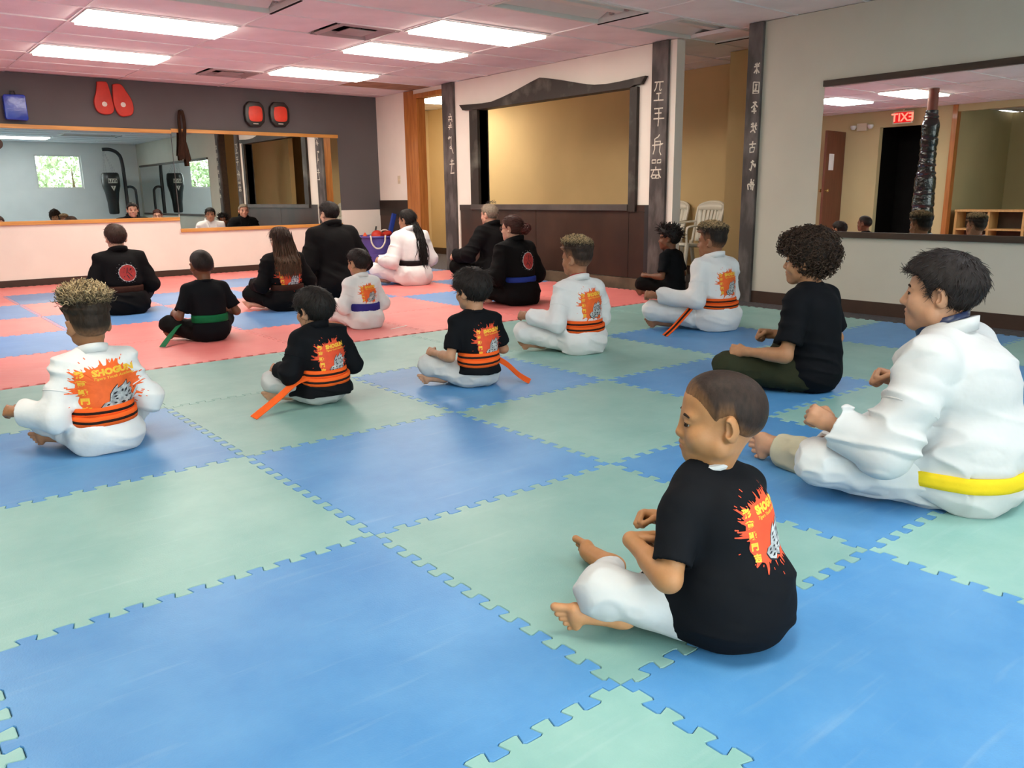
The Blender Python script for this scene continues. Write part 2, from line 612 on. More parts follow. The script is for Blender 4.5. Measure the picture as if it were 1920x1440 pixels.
# baseboards
struct(MB().box(XL, XW, YW-0.012, YW-0.0005, -0.022, 0.075), 'baseboard_back', M_BASEB)
struct(MB().box(XW-0.012, XW-0.0005, YR, 3.47, -0.022, 0.085), 'baseboard_right', M_BASEB)
struct(MB().box(XB-0.012, XB-0.0005, 2.7, 11.4, -0.022, 0.085).box(6.488, 6.4995, 2.7, 4.642, -0.022, 0.085).box(6.4995, 6.60, 4.6305, 4.642, -0.022, 0.085), 'baseboard_back_room', M_BASEB)

# ceiling: slab, grid, tiles
struct(MB().box(-6.4, XB+0.2, YR-0.2, 11.6, HC+0.10, HC+0.16), 'ceiling', M_TILE)
ceil = bpy.data.objects['ceiling']
UL = [6.22+0.61*k for k in range(-15, 10)]
VL = [0.63+1.22*k for k in range(-6, 6)]
LITS = [(0.63, 6.22), (0.63, 8.05), (3.07, 5.0), (3.07, 6.22), (3.07, 8.05), (-1.81, 5.0), (-1.81, 6.22), (-1.81, 1.95),
        (1.85, -1.10), (-0.59, -0.49)]  # last one is unseen, added to brighten the front mats
OFFS = [(0.63, 5.0), (3.07, 3.78), (4.70, 3.78), (0.63, 1.95), (3.07, 0.12)]
VENTS = [(2.46, 5.61), (2.46, 8.66)]
me_t = MB().box(0.008, 1.212, 0.008, 0.602, 0, 0.015).build('ceiling_tile', M_TILE, bevel=0.004, seg=1)
me_tile = me_t.data
bpy.data.objects.remove(me_t)
me_h = MB().box(0.014, 0.596, 0.014, 0.596, 0, 0.015).build('ceiling_tile', M_TILE, bevel=0.004, seg=1)
me_half = me_h.data
bpy.data.objects.remove(me_h)


def near(a, b):
    return abs(a-b) < 0.02


g = MB()
for ui in UL:
    g.box(-6.2, XB, ui-0.012, ui+0.012, HC-0.004, HC+0.03)
for vi in VL:
    g.box(vi-0.012, vi+0.012, YR, 11.4, HC-0.0035, HC+0.03)
struct(g, 'trim_1', M_TEE)
for ui in UL[:-1]:
    for vi in VL:
        if ui > YW and vi < 4.2 or vi < -5.6 and not 2 < ui < 5.2:
            continue
        if any(near(vi, a) and near(ui, b) for a, b in LITS+OFFS):
            continue
        if near(vi, 4.29) and near(ui, 3.78):
            continue
        if near(vi, 5.51) and ui < 2.5:
            continue
        if near(vi, 5.51) and any(near(ui, q) for q in (9.27, 9.88)):
            continue
        vent = [v for v in VENTS if vi-0.02 < v[0] < vi+1.2 and near(ui, v[1])]
        o = bpy.data.objects.new('ceiling_tile', me_half if vent else me_tile)
        COL.objects.link(o)
        o.parent = ceil
        o.location = (vi, ui, HC+0.004 + random.uniform(-0.003, 0.003))
        o.rotation_euler = (random.uniform(-0.003, 0.003), random.uniform(-0.002, 0.002), 0)
        if near(vi, 4.29) and near(ui, 8.66):
            o.material_slots[0].link = 'OBJECT'
            o.material_slots[0].material = M_TILE2
            o['label'] = 'brown water-stained ceiling tile'
o = MB().box(4.305, 4.69, 3.795, 4.376, HC+0.002, HC+0.016).build('ceiling_tile', M_TILE, ceil)

# ------------------------------------------------------------------ ceiling fixtures
lab_lit = {
    0: 'lit ceiling light nearest the picture top, at upper left above the charcoal wall',
    1: 'lit ceiling light furthest left in the picture, close to the mirror wall',
    2: 'large lit ceiling light at the picture top, left of the unlit fixtures near the partition',
    3: 'lit ceiling light in the middle of the row of three beside the partition',
    4: 'lit ceiling light smallest of the row of three, nearest the mirror wall',
    5: 'lit ceiling light seen in the right wall mirror, beside the wrapped post',
    6: 'bluish lit ceiling light at the left edge of the right wall mirror',
    7: 'lit ceiling light on the left side, out of the picture, level with the front mats',
    8: 'lit ceiling light near the front window, seen in the left mirror',
    9: 'added unseen ceiling light over the front mats, behind the viewer'}


def fixture(x, y, lx, ly, lab, lit, cool=False):
    t = thing('ceiling_light', lab, 'ceiling light', (x, y, HC), 0, None)
    f = MB()
    f.box(0.008, lx-0.008, 0.008, 0.035, -0.010, 0.03).box(0.008, lx-0.008, ly-0.035, ly-0.008, -0.010, 0.03)
    f.box(0.008, 0.035, 0.035, ly-0.035, -0.010, 0.03).box(lx-0.035, lx-0.008, 0.035, ly-0.035, -0.010, 0.03)
    f.build('frame', M_METW, t, bevel=0.002, seg=1)
    if lit:
        d = MB().box(0.036, lx-0.036, 0.036, ly-0.036, -0.030, 0.004)
        d.build('diffuser', M_LITC if cool else M_LIT, t)
        MB().box(lx-0.10, lx-0.055, 0.040, 0.046, -0.0325, -0.0302).build('latch', M_VENT, t)
        MB().box(0.02, lx-0.02, 0.02, ly-0.02, 0.031, 0.09).build('housing', M_METW, t)
    else:
        h = MB()
        h.box(0.036, lx-0.036, 0.036, ly-0.036, 0.085, 0.092)
        h.box(0.03, 0.036, 0.036, ly-0.036, 0.03, 0.09).box(lx-0.036, lx-0.03, 0.036, ly-0.036, 0.03, 0.09)
        h.box(0.036, lx-0.036, 0.03, 0.036, 0.03, 0.09).box(0.036, lx-0.036, ly-0.036, ly-0.03, 0.03, 0.09)
        h.build('housing', M_METW, t)
        # sloping reflectors and ballast cover
        r = MB()
        r.prism([(0.04, 0.03), (0.05, 0.02), (0.20, 0.08), (0.19, 0.084)], 0.05, lx-0.05, 'x')
        r.prism([(ly-0.04, 0.03), (ly-0.05, 0.02), (ly-0.20, 0.08), (ly-0.19, 0.084)], 0.05, lx-0.05, 'x')
        r.prism([(ly/2-0.07, 0.084), (ly/2-0.04, 0.035), (ly/2+0.04, 0.035), (ly/2+0.07, 0.084)], 0.05, lx-0.05, 'x')
        r.build('reflector', M_METW, t)
        for yy in (ly*0.36, ly*0.64):
            for xx in (0.045, lx-0.07):
                MB().box(xx, xx+0.025, yy-0.018, yy+0.018, 0.03, 0.075).build('lamp_holder', M_VENT, t)
        MB().tube([(lx-0.09, 0.06, 0.05), (lx-0.11, 0.08, 0.02), (lx-0.08, 0.10, 0.03), (lx-0.06, 0.09, 0.05)], 0.004, 6).build('wire', M_BLACKM, t, smooth=True)
        MB().box(lx-0.028, lx-0.012, 0.02, ly-0.02, -0.016, -0.0102).build('hinged_edge', M_DARK, t)
    return t


for k, (a, b) in enumerate(LITS):
    fixture(a, b, 1.22, 0.61, lab_lit[k], True, k in (6, 8))
lab_off = ['unlit open fixture cut by the picture top, above the charcoal wall',
           'unlit open ceiling fixture with bare reflector, left of the middle column',
           'unlit open ceiling fixture between the two lettered columns',
           'unlit open ceiling fixture over the front mats, out of the picture',
           'unlit open ceiling fixture near the right wall mirror, out of the picture']
for k, (a, b) in enumerate(OFFS):
    fixture(a, b, 1.22, 0.61, lab_off[k], False)
fixture(5.60, 9.42, 1.10, 0.80, 'lit ceiling light in the back room, seen through the doorway', True)

for k, (a, b) in enumerate(VENTS):
    t = thing('ceiling_vent', ['square ceiling vent with a raised plate between the lit fixtures',
                               'small square ceiling vent close to the mirror wall'][k], 'vent', (a, b, HC))
    MB().box(0.03, 0.58, 0.03, 0.58, 0.08, 0.09).box(0.03, 0.04, 0.03, 0.58, 0.03, 0.08).box(0.57, 0.58, 0.03, 0.58, 0.03, 0.08).box(0.04, 0.57, 0.03, 0.04, 0.03, 0.08).box(0.04, 0.57, 0.57, 0.58, 0.03, 0.08).build('duct', M_DARK, t)
    r = MB()
    r.prism([(0.01, -0.004), (0.06, -0.012), (0.10, 0.03), (0.09, 0.034), (0.01, 0.0)], 0.01, 0.60, 'x')
    r.prism([(0.60, -0.004), (0.55, -0.012), (0.51, 0.03), (0.52, 0.034), (0.60, 0.0)], 0.01, 0.60, 'x')
    r.prism([(0.01, -0.004), (0.06, -0.012), (0.10, 0.03), (0.09, 0.034), (0.01, 0.0)], 0.03, 0.58, 'y')
    r.prism([(0.60, -0.004), (0.55, -0.012), (0.51, 0.03), (0.52, 0.034), (0.60, 0.0)], 0.03, 0.58, 'y')
    r.build('rim', M_VENT, t)
    MB().box(0.17, 0.44, 0.17, 0.44, -0.006, 0.002).box(0.27, 0.34, 0.27, 0.34, 0.002, 0.079).build('plate', M_VENT, t, bevel=0.003)

# ================================================================== mirrors
def wall_mirror(lab, axis, a0, a1, z0, z1, rail, rm, at):
    """axis 'y': lies on the mirror wall (a = x); axis 'x': on the right wall (a = y)"""
    t = thing('wall_mirror', lab, 'mirror', ((a0+a1)/2, at, z0) if axis == 'y' else (at, (a0+a1)/2, z0))

    def bx(m, p0, p1, q0, q1, d0, d1):
        if axis == 'y':
            m.box(p0, p1, at-d1, at-d0, q0, q1)
        else:
            m.box(at-d1, at-d0, p0, p1, q0, q1)
        return m
    bx(MB(), a0, a1, z0, z1, 0.002, 0.008).build('glass', M_MIRROR, rel=t)
    bx(MB(), a0-0.005, a1+0.005, z0-rail, z0, 0.001, 0.032).build('rail', rm, rel=t, bevel=0.003)
    bx(MB(), a0-0.005, a1+0.005, z1, z1+rail, 0.001, 0.032).build('rail', rm, rel=t, bevel=0.003)
    return t


wall_mirror('left wall mirror with golden pine rails, hung a little higher', 'y', -2.95, 2.395, 0.755, 1.800, 0.045, M_PINE, YW)
wall_mirror('right-hand mirror on the charcoal wall, with pine rails, hung a little lower', 'y', 2.405, 4.745, 0.605, 1.815, 0.045, M_PINE, YW)
wall_mirror('large mirror with dark brown rails on the off-white right wall', 'x', -2.27, 2.865, 0.645, 1.815, 0.048, M_DKWOOD, XW)

# ================================================================== partition: trim, panels, columns
def column(lab, u0, u1, strokes):
    t = thing('column', lab, 'column', (XW, (u0+u1)/2, -0.022))
    c = MB().box(XW-0.033, XW-0.0005, u0, u1, -0.022, HC)
    c.build('plank', M_COLUMN, rel=t, bevel=0.004)
    for st in strokes:
        k = MB()
        pts = [(XW-0.034, a, b) for a, b in st]
        k.tube(pts, 0.0062, 6, flat=0.2, up=(1, 0, 0))
        k.build('chalk_stroke', M_CHALK, rel=t)
    return t


GLYPH_MID = [[(4.692, 2.044), (4.579, 2.039)], [(4.66, 2.04), (4.674, 1.989), (4.694, 1.96)], [(4.624, 2.04), (4.626, 1.965), (4.613, 1.958), (4.603, 1.974)], [(4.667, 1.936), (4.606, 1.935)], [(4.635, 1.935), (4.638, 1.872)], [(4.699, 1.873), (4.573, 1.868)], [(4.691, 1.795), (4.578, 1.793)], [(4.682, 1.749), (4.595, 1.749)], [(4.696, 1.699), (4.559, 1.696)], [(4.63, 1.794), (4.629, 1.701), (4.637, 1.625)], [(4.611, 1.545), (4.631, 1.522), (4.673, 1.505), (4.672, 1.408), (4.692, 1.358)], [(4.672, 1.479), (4.598, 1.481), (4.607, 1.382), (4.588, 1.348)], [(4.705, 1.445), (4.576, 1.449)], [(4.597, 1.455), (4.564, 1.456)], [(4.701, 1.303), (4.652, 1.303), (4.657, 1.273), (4.703, 1.274), (4.701, 1.303)], [(4.631, 1.302), (4.586, 1.304), (4.588, 1.273), (4.635, 1.273), (4.631, 1.302)], [(4.65, 1.238), (4.651, 1.206)], [(4.717, 1.206), (4.58, 1.208)], [(4.674, 1.205), (4.711, 1.136)], [(4.62, 1.207), (4.604, 1.153), (4.583, 1.129)], [(4.699, 1.156), (4.653, 1.156), (4.653, 1.126), (4.698, 1.125), (4.699, 1.156)], [(4.642, 1.154), (4.608, 1.155), (4.606, 1.125), (4.644, 1.124), (4.642, 1.154)]]
GLYPH_RIGHT = [[(3.536, 2.074), (3.519, 2.056)], [(3.489, 2.078), (3.506, 2.06)], [(3.546, 2.051), (3.492, 2.051)], [(3.517, 2.081), (3.518, 1.99)], [(3.517, 2.03), (3.545, 1.998)], [(3.517, 2.028), (3.49, 1.995)], [(3.544, 1.923), (3.484, 1.916), (3.486, 1.826), (3.544, 1.828), (3.544, 1.923)], [(3.528, 1.899), (3.503, 1.898)], [(3.515, 1.897), (3.517, 1.847)], [(3.528, 1.858), (3.511, 1.873)], [(3.54, 1.848), (3.492, 1.843)], [(3.539, 1.754), (3.518, 1.742)], [(3.499, 1.753), (3.513, 1.742)], [(3.517, 1.76), (3.517, 1.732), (3.555, 1.707)], [(3.52, 1.74), (3.489, 1.709)], [(3.535, 1.695), (3.508, 1.694)], [(3.549, 1.677), (3.499, 1.675)], [(3.524, 1.72), (3.52, 1.655)], [(3.543, 1.566), (3.517, 1.573)], [(3.548, 1.565), (3.515, 1.568)], [(3.532, 1.58), (3.521, 1.521), (3.552, 1.499)], [(3.547, 1.545), (3.498, 1.549)], [(3.521, 1.521), (3.5, 1.491)], [(3.492, 1.577), (3.506, 1.547), (3.49, 1.515)], [(3.485, 1.557), (3.503, 1.545)], [(3.536, 1.514), (3.517, 1.512)], [(3.555, 1.394), (3.484, 1.396)], [(3.52, 1.421), (3.522, 1.372)], [(3.545, 1.364), (3.497, 1.366), (3.506, 1.327), (3.545, 1.324), (3.545, 1.364)], [(3.53, 1.237), (3.495, 1.245)], [(3.511, 1.257), (3.514, 1.221), (3.528, 1.163), (3.542, 1.181)], [(3.513, 1.232), (3.481, 1.193)], [(3.499, 1.225), (3.487, 1.198)], [(3.483, 1.224), (3.48, 1.202)], [(3.516, 1.092), (3.513, 0.998)], [(3.493, 1.082), (3.485, 1.078)], [(3.528, 1.062), (3.489, 1.062)], [(3.551, 1.045), (3.543, 0.996)], [(3.551, 1.045), (3.524, 1.046)], [(3.528, 1.026), (3.518, 1.044)], [(3.491, 1.046), (3.497, 0.991)], [(3.516, 1.049), (3.479, 1.039)], [(3.503, 1.062), (3.488, 1.043)]]
GLYPH_LEFT = [[(8.217, 2.033), (8.211, 2.006)], [(8.256, 1.993), (8.178, 1.993)], [(8.232, 1.992), (8.249, 1.931)], [(8.192, 1.988), (8.175, 1.925)], [(8.262, 1.958), (8.173, 1.955)], [(8.213, 1.921), (8.215, 1.891)], [(8.256, 1.883), (8.184, 1.885)], [(8.271, 1.861), (8.178, 1.859)], [(8.215, 1.891), (8.241, 1.831)], [(8.278, 1.728), (8.257, 1.708)], [(8.264, 1.74), (8.237, 1.716)], [(8.246, 1.743), (8.219, 1.726)], [(8.205, 1.744), (8.213, 1.669), (8.211, 1.617)], [(8.211, 1.617), (8.243, 1.607), (8.24, 1.588), (8.206, 1.594), (8.211, 1.617)], [(8.212, 1.609), (8.166, 1.524)], [(8.202, 1.457), (8.209, 1.389)], [(8.235, 1.428), (8.17, 1.431)], [(8.258, 1.389), (8.151, 1.39)], [(8.205, 1.389), (8.233, 1.275)], [(8.243, 1.271), (8.156, 1.274)]]
column('narrow dark column beside the doorway, with three white characters', 8.14, 8.40, GLYPH_LEFT)
column('wide dark column right of the gabled opening, with four white characters', 4.53, 4.735, GLYPH_MID)
cr = column('dark column against the off-white wall, with seven small white characters', 3.47, 3.617, GLYPH_RIGHT)
tag(MB().box(XW, XW+T, 3.552, 3.62, -0.022, HC).build('side_board', M_DKWOOD, rel=cr), 'plain brown side board')

# doorway casing
dc = thing('door_casing', 'orange varnished wooden casing of the doorway near the mirror wall', 'door casing', (XW, 8.8, -0.022))
MB().box(XW-0.018, XW-0.0005, 9.14, 9.375, -0.022, HC-0.005).build('post', M_OAK, rel=dc, bevel=0.004)
MB().box(XW-0.018, XW+T, 9.04, 9.14, -0.022, 2.30).build('jamb', M_OAK, rel=dc, bevel=0.003)
MB().box(XW-0.018, XW+T, 8.40, 9.14, 2.30, 2.36).build('lintel', M_OAK, rel=dc, bevel=0.003)
MB().box(XW, XW+T, 8.30, 8.40, -0.022, 2.30).build('jamb', M_OAK, rel=dc, bevel=0.003)

# brown wainscot under the opening
ws = thing('wainscot', 'dark brown panelling under the gabled opening', 'wall panelling', (XW, 6.4, 0.0))
for a, b in ((4.74, 5.02), (5.026, 6.52), (6.526, 8.06)):
    MB().box(XW-0.016, XW-0.0005, a, b, 0.10, 0.80 if a > 5.02 else 0.788).build('panel', M_WAINS, rel=ws, bevel=0.002, seg=1)
MB().box(XW-0.016, XW-0.0005, 4.74, 4.915, 0.79, 0.86).build('panel', M_WAINS, rel=ws)
MB().box(XW-0.022, XW-0.0005, 4.737, 4.80, -0.02, 0.86).build('end_batten', M_BLACKM, rel=ws)
MB().box(XW-0.05, XW-0.0005, 4.74, 8.10, -0.022, 0.095).build('plinth', mat('worn_brown_plinth', (0.13, 0.085, 0.055), 0.6, var=0.3, vscale=5), rel=ws)
MB().box(XW-0.022, XW-0.0005, 8.075, 8.095, 0.095, 0.86).build('edge_bead', M_CREAM, rel=ws)
MB().box(XW-0.024, XW-0.0005, 7.79, 8.07, 0.79, 0.86).build('panel', M_WAINS, rel=ws)
ws2 = thing('wainscot', 'short dark panelling in the corner behind the purple tub', 'wall panelling', (XW, 9.78, 0.0))
MB().box(XW-0.012, XW-0.0005, 9.38, YW, -0.022, 0.70).build('panel', M_WAINS, rel=ws2)
MB().box(XW-0.016, XW-0.0005, 9.38, YW, 0.70, 0.925).build('panel', mat('black_brown_panel', (0.03, 0.02, 0.016), 0.5, var=0.2, vscale=3), rel=ws2)

# gabled frame of the opening
PAG = [(7.992, 2.117), (7.512, 2.096), (7.308, 2.099), (7.11, 2.129), (6.918, 2.165), (6.731, 2.208), (6.551, 2.25), (6.41, 2.278), (6.341, 2.268), (6.106, 2.223), (5.863, 2.171), (5.659, 2.127), (5.522, 2.108), (5.36, 2.097), (5.159, 2.101), (4.98, 2.11), (4.803, 2.119), (4.863, 2.045), (4.951, 2.045), (5.018, 2.023), (7.618, 2.031), (7.788, 2.043), (7.918, 2.047)]
M_PAG = mat('smoke_stained_frame', (0.034, 0.026, 0.021), 0.55, 0.3, color2=(0.17, 0.16, 0.13), vscale=2.6, bump=0.15, bscale=20, detail=7, lo=0.55, hi=0.8)
pf = thing('gabled_frame', 'dark wooden frame with a curved temple roof line around the opening', 'frame', (XW, 6.4, 0.86))
MB().prism(PAG, XW-0.05, XW-0.001, 'x').build('roof_board', M_PAG, rel=pf, bevel=0.003, seg=1)
MB().box(XW-0.04, XW+T+0.02, 7.62, 7.79, 0.86, 2.035).build('side_post', M_PAG, rel=pf, bevel=0.004)
MB().box(XW-0.04, XW+T+0.02, 4.92, 5.02, 0.79, 2.03).build('side_post', M_PAG, rel=pf, bevel=0.004)
MB().box(XW-0.05, XW+T+0.02, 5.02, 7.79, 0.80, 0.865).build('sill', mat('grey_brown_sill', (0.075, 0.062, 0.055), 0.5, 0.4, var=0.2, vscale=5), rel=pf, bevel=0.004)
MB().box(XW+0.0, XW+T, 5.02, 7.62, 2.032, 2.05).build('soffit', M_PAG, rel=pf)

# light switch
t = thing('light_switch', 'ivory wall plate beside the orange door casing', 'light switch', (XW, 9.605, 1.218))
MB().box(XW-0.007, XW-0.0005, 9.568, 9.642, 1.16, 1.275).build('plate', M_IVORY, rel=t, bevel=0.003)
MB().box(XW-0.013, XW-0.0068, 9.582, 9.597, 1.205, 1.232).build('toggle', M_IVORY, rel=t)
MB().box(XW-0.013, XW-0.0068, 9.613, 9.628, 1.205, 1.232).build('toggle', M_IVORY, rel=t)
# ================================================================== bodies: signed distance solids -> one smooth mesh
def rc(a, b, ra, rb=None, k=0.02, op='u'):
    rb = ra if rb is None else rb
    return dict(t='rc', a=np.array(a, float), b=np.array(b, float), ra=ra, rb=rb, k=k, op=op)


def el(c, r, R=None, k=0.02, op='u'):
    return dict(t='el', c=np.array(c, float), r=np.array(r, float), R=R, k=k, op=op)


def fn(f, lo, hi, k=0.0, op='u'):
    return dict(t='fn', f=f, lo=np.array(lo, float), hi=np.array(hi, float), k=k, op=op)


def p_eval(p, x, y, z):
    if p['t'] == 'rc':
        a, b = p['a'], p['b']
        e = b-a
        L = max(float(e @ e), 1e-9)
        dx, dy, dz = x-a[0], y-a[1], z-a[2]
        t = np.clip((dx*e[0]+dy*e[1]+dz*e[2])/L, 0, 1)
        q = (dx-t*e[0])**2 + (dy-t*e[1])**2 + (dz-t*e[2])**2
        return np.sqrt(q) - (p['ra']+(p['rb']-p['ra'])*t)
    if p['t'] == 'el':
        c, r, R = p['c'], p['r'], p['R']
        dx, dy, dz = x-c[0], y-c[1], z-c[2]
        if R is not None:
            dx, dy, dz = (dx*R[0, 0]+dy*R[1, 0]+dz*R[2, 0], dx*R[0, 1]+dy*R[1, 1]+dz*R[2, 1], dx*R[0, 2]+dy*R[1, 2]+dz*R[2, 2])
        k0 = np.sqrt((dx/r[0])**2+(dy/r[1])**2+(dz/r[2])**2)
        k1 = np.sqrt((dx/r[0]**2)**2+(dy/r[1]**2)**2+(dz/r[2]**2)**2)
        return k0*(k0-1)/np.maximum(k1, 1e-9)
    return p['f'](x, y, z)


def p_box(p):
    if p['t'] == 'rc':
        m = max(p['ra'], p['rb'])
        return np.minimum(p['a'], p['b'])-m, np.maximum(p['a'], p['b'])+m
    if p['t'] == 'el':
        m = p['r'] if p['R'] is None else np.abs(p['R']) @ p['r']
        return p['c']-m, p['c']+m
    return p['lo'], p['hi']


def comb(d, s, p):
    k, op = p['k'], p['op']
    if op == 'u':
        if k > 0:
            h = np.maximum(k-np.abs(d-s), 0)/k
            return np.minimum(d, s)-h*h*k*0.25
        return np.minimum(d, s)
    if op == 's':
        s = -s
    if k > 0:
        h = np.maximum(k-np.abs(d-s), 0)/k
        return np.maximum(d, s)+h*h*k*0.25
    return np.maximum(d, s)


def sd(prims, P):
    x, y, z = P[:, 0], P[:, 1], P[:, 2]
    d = np.full(len(P), 1.0)
    for p in prims:
        d = comb(d, p_eval(p, x, y, z), p)
    return d


def bounds(prims):
    bs = [p_box(p) for p in prims if p['op'] == 'u']
    return np.min([b[0] for b in bs], 0), np.max([b[1] for b in bs], 0)


def vnoise(x, y, z, seed=0):
    xi, yi, zi = np.floor(x).astype(np.int64), np.floor(y).astype(np.int64), np.floor(z).astype(np.int64)
    fx, fy, fz = x-xi, y-yi, z-zi
    fx, fy, fz = fx*fx*(3-2*fx), fy*fy*(3-2*fy), fz*fz*(3-2*fz)

    def hsh(a, b, c):
        n = (a*73856093) ^ (b*19349663) ^ (c*83492791) ^ (seed*2654435)
        n = (n ^ (n >> 13))*1274126177
        return ((n ^ (n >> 16)) & 0xffff)/32768.0-1.0
    r = 0
    for a in (0, 1):
        for b in (0, 1):
            for c in (0, 1):
                r = r + hsh(xi+a, yi+b, zi+c)*(fx if a else 1-fx)*(fy if b else 1-fy)*(fz if c else 1-fz)
    return r


def solid(prims, h, lo=None, hi=None, disp=None):
    """evaluate on a grid and extract the surface (surface nets); returns V, quads"""
    l, g = bounds(prims)
    if disp is not None:
        l, g = l-0.03, g+0.03
    lo = l-2*h if lo is None else np.maximum(np.array(lo, float), l-2*h)
    hi = g+2*h if hi is None else np.minimum(np.array(hi, float), g+2*h)
    n = np.maximum(np.ceil((hi-lo)/h).astype(int)+1, 3)
    ax = [lo[i]+h*np.arange(n[i]) for i in range(3)]
    D = np.full(n, 1.0)
    for p in prims:
        if p['op'] == 'i':
            sl = [slice(0, n[i]) for i in range(3)]
        else:
            bl, bh = p_box(p)
            m = p['k']+2*h+0.012
            sl = [slice(int(max(0, np.floor((bl[i]-m-lo[i])/h))), int(min(n[i], np.ceil((bh[i]+m-lo[i])/h)+1))) for i in range(3)]
            if any(s.stop <= s.start for s in sl):
                continue
        x = ax[0][sl[0]][:, None, None]
        y = ax[1][sl[1]][None, :, None]
        z = ax[2][sl[2]][None, None, :]
        D[tuple(sl)] = comb(D[tuple(sl)], p_eval(p, x, y, z)+0*(x+y+z), p)
    if disp is not None:
        I = np.nonzero(np.abs(D) < 0.035)
        D[I] += disp(ax[0][I[0]], ax[1][I[1]], ax[2][I[2]])
    return nets(D, lo, h)


def nets(D, lo, h):
    s = D < 0
    c = np.zeros(np.array(D.shape)-1, np.int8)
    for a in (0, 1):
        for b in (0, 1):
            for e in (0, 1):
                c += s[a:D.shape[0]-1+a, b:D.shape[1]-1+b, e:D.shape[2]-1+e]
    I, J, K = np.nonzero((c > 0) & (c < 8))
    idx = np.full(c.shape, -1, np.int32)
    idx[I, J, K] = np.arange(len(I))
    off = [(a, b, e) for a in (0, 1) for b in (0, 1) for e in (0, 1)]
    val = {o: D[I+o[0], J+o[1], K+o[2]] for o in off}
    acc = np.zeros((len(I), 3))
    cnt = np.zeros(len(I))
    for o in off:
        for axx in range(3):
            if o[axx] == 0:
                q = list(o)
                q[axx] = 1
                q = tuple(q)
                va, vb = val[o], val[q]
                cr = (va < 0) != (vb < 0)
                t = np.where(cr, va/np.where(cr, va-vb, 1), 0)
                for d3 in range(3):
                    acc[:, d3] += np.where(cr, o[d3]+(t if d3 == axx else 0), 0)
                cnt += cr
    V = lo + h*(np.stack([I, J, K], 1) + acc/cnt[:, None])
    F = []
    for axx in range(3):
        a1, a2 = (axx+1) % 3, (axx+2) % 3
        sa = [slice(None)]*3
        sb = [slice(None)]*3
        sa[axx] = slice(0, -1)
        sb[axx] = slice(1, None)
        e0, e1 = s[tuple(sa)], s[tuple(sb)]
        E = np.array(np.nonzero(e0 != e1))
        ok = (E[a1] > 0) & (E[a2] > 0) & (E[a1] < c.shape[a1]) & (E[a2] < c.shape[a2])
        E = E[:, ok]
        fl = e0[tuple(E)]
        cells = []
        for d1, d2 in ((-1, -1), (0, -1), (0, 0), (-1, 0)):
            q = E.copy()
            q[a1] += d1
            q[a2] += d2
            cells.append(idx[tuple(q)])
        Q = np.stack(cells, 1)
        Q[~fl] = Q[~fl][:, ::-1]
        F.append(Q)
    F = np.concatenate(F)
    F = F[(F >= 0).all(1)]
    return V, F


def merge(parts):
    V, F, o = [], [], 0
    for v, f in parts:
        V.append(v)
        F.append(f+o)
        o += len(v)
    return np.concatenate(V), np.concatenate(F)


def rot(yaw=0, pitch=0, roll=0):
    cy, sy = math.cos(yaw), math.sin(yaw)
    cp, sp = math.cos(pitch), math.sin(pitch)
    cr, sr = math.cos(roll), math.sin(roll)
    Rz = np.array([[cy, -sy, 0], [sy, cy, 0], [0, 0, 1]])
    Rx = np.array([[1, 0, 0], [0, cp, -sp], [0, sp, cp]])
    Ry = np.array([[cr, 0, sr], [0, 1, 0], [-sr, 0, cr]])
    return Rz @ Rx @ Ry


def unit(v):
    v = np.asarray(v, float)
    return v/max(np.linalg.norm(v), 1e-9)


def frame(xd, zd):
    """right handed frame: x along xd, z near zd"""
    x = unit(xd)
    y = unit(np.cross(zd, x))
    z = np.cross(x, y)
    return np.stack([x, y, z], 1)


def lerp(a, b, t):
    return np.asarray(a, float)*(1-t)+np.asarray(b, float)*t


# ------------------------------------------------------------------ hand, foot, head
def hand_prims(w, R, s, side, curl=1.0):
    """fist: x = knuckle direction, y = thumb side, z = back of hand; five separate fingers, bent and closed"""
    def P(x, y, z):
        return np.asarray(w)+R @ (s*np.array([x, y*side, z]))
    out = [rc(P(-0.01, 0, 0), P(0.03, 0, 0), 0.024*s, 0.026*s, 0.02*s),
           rc(P(0.025, 0.020, 0), P(0.072, 0.022, 0.002), 0.017*s, 0.015*s, 0.015*s),
           rc(P(0.025, -0.018, 0), P(0.068, -0.022, 0), 0.017*s, 0.0135*s, 0.015*s),
           rc(P(0.02, 0, -0.004), P(0.070, 0, 0.002), 0.018*s, 0.016*s, 0.015*s)]
    ys = (0.030, 0.0105, -0.009, -0.0275)
    Ls = ((0.040, 0.025, 0.020), (0.044, 0.028, 0.021), (0.041, 0.026, 0.020), (0.033, 0.020, 0.018))
    kx = (0.080, 0.083, 0.079, 0.072)
    for y, L, x0 in zip(ys, Ls, kx):
        a = np.array([x0, y, 0.002])
        ang = 0
        for i, (l, da) in enumerate(zip(L, (1.25*curl, 1.65*curl, 1.0*curl))):
            ang += da
            b = a+l*np.array([math.cos(ang), 0, -math.sin(ang)])
            r0 = (0.0098, 0.0090, 0.0082)[i]
            out.append(rc(P(*a), P(*b), r0*s, (r0-0.0007)*s, 0.0022*s))
            a = b
    th = [(0.018, 0.026, -0.008), (0.048, 0.044, -0.022), (0.078, 0.034, -0.042), (0.092, 0.012, -0.050)]
    if curl < 0.8:
        th = [(0.018, 0.026, -0.006), (0.046, 0.050, -0.014), (0.078, 0.052, -0.024), (0.100, 0.044, -0.030)]
    for i in range(3):
        r0 = (0.0145, 0.0115, 0.0105)[i]
        out.append(rc(P(*th[i]), P(*th[i+1]), r0*s, (r0-0.001)*s, 0.004*s))
    return out


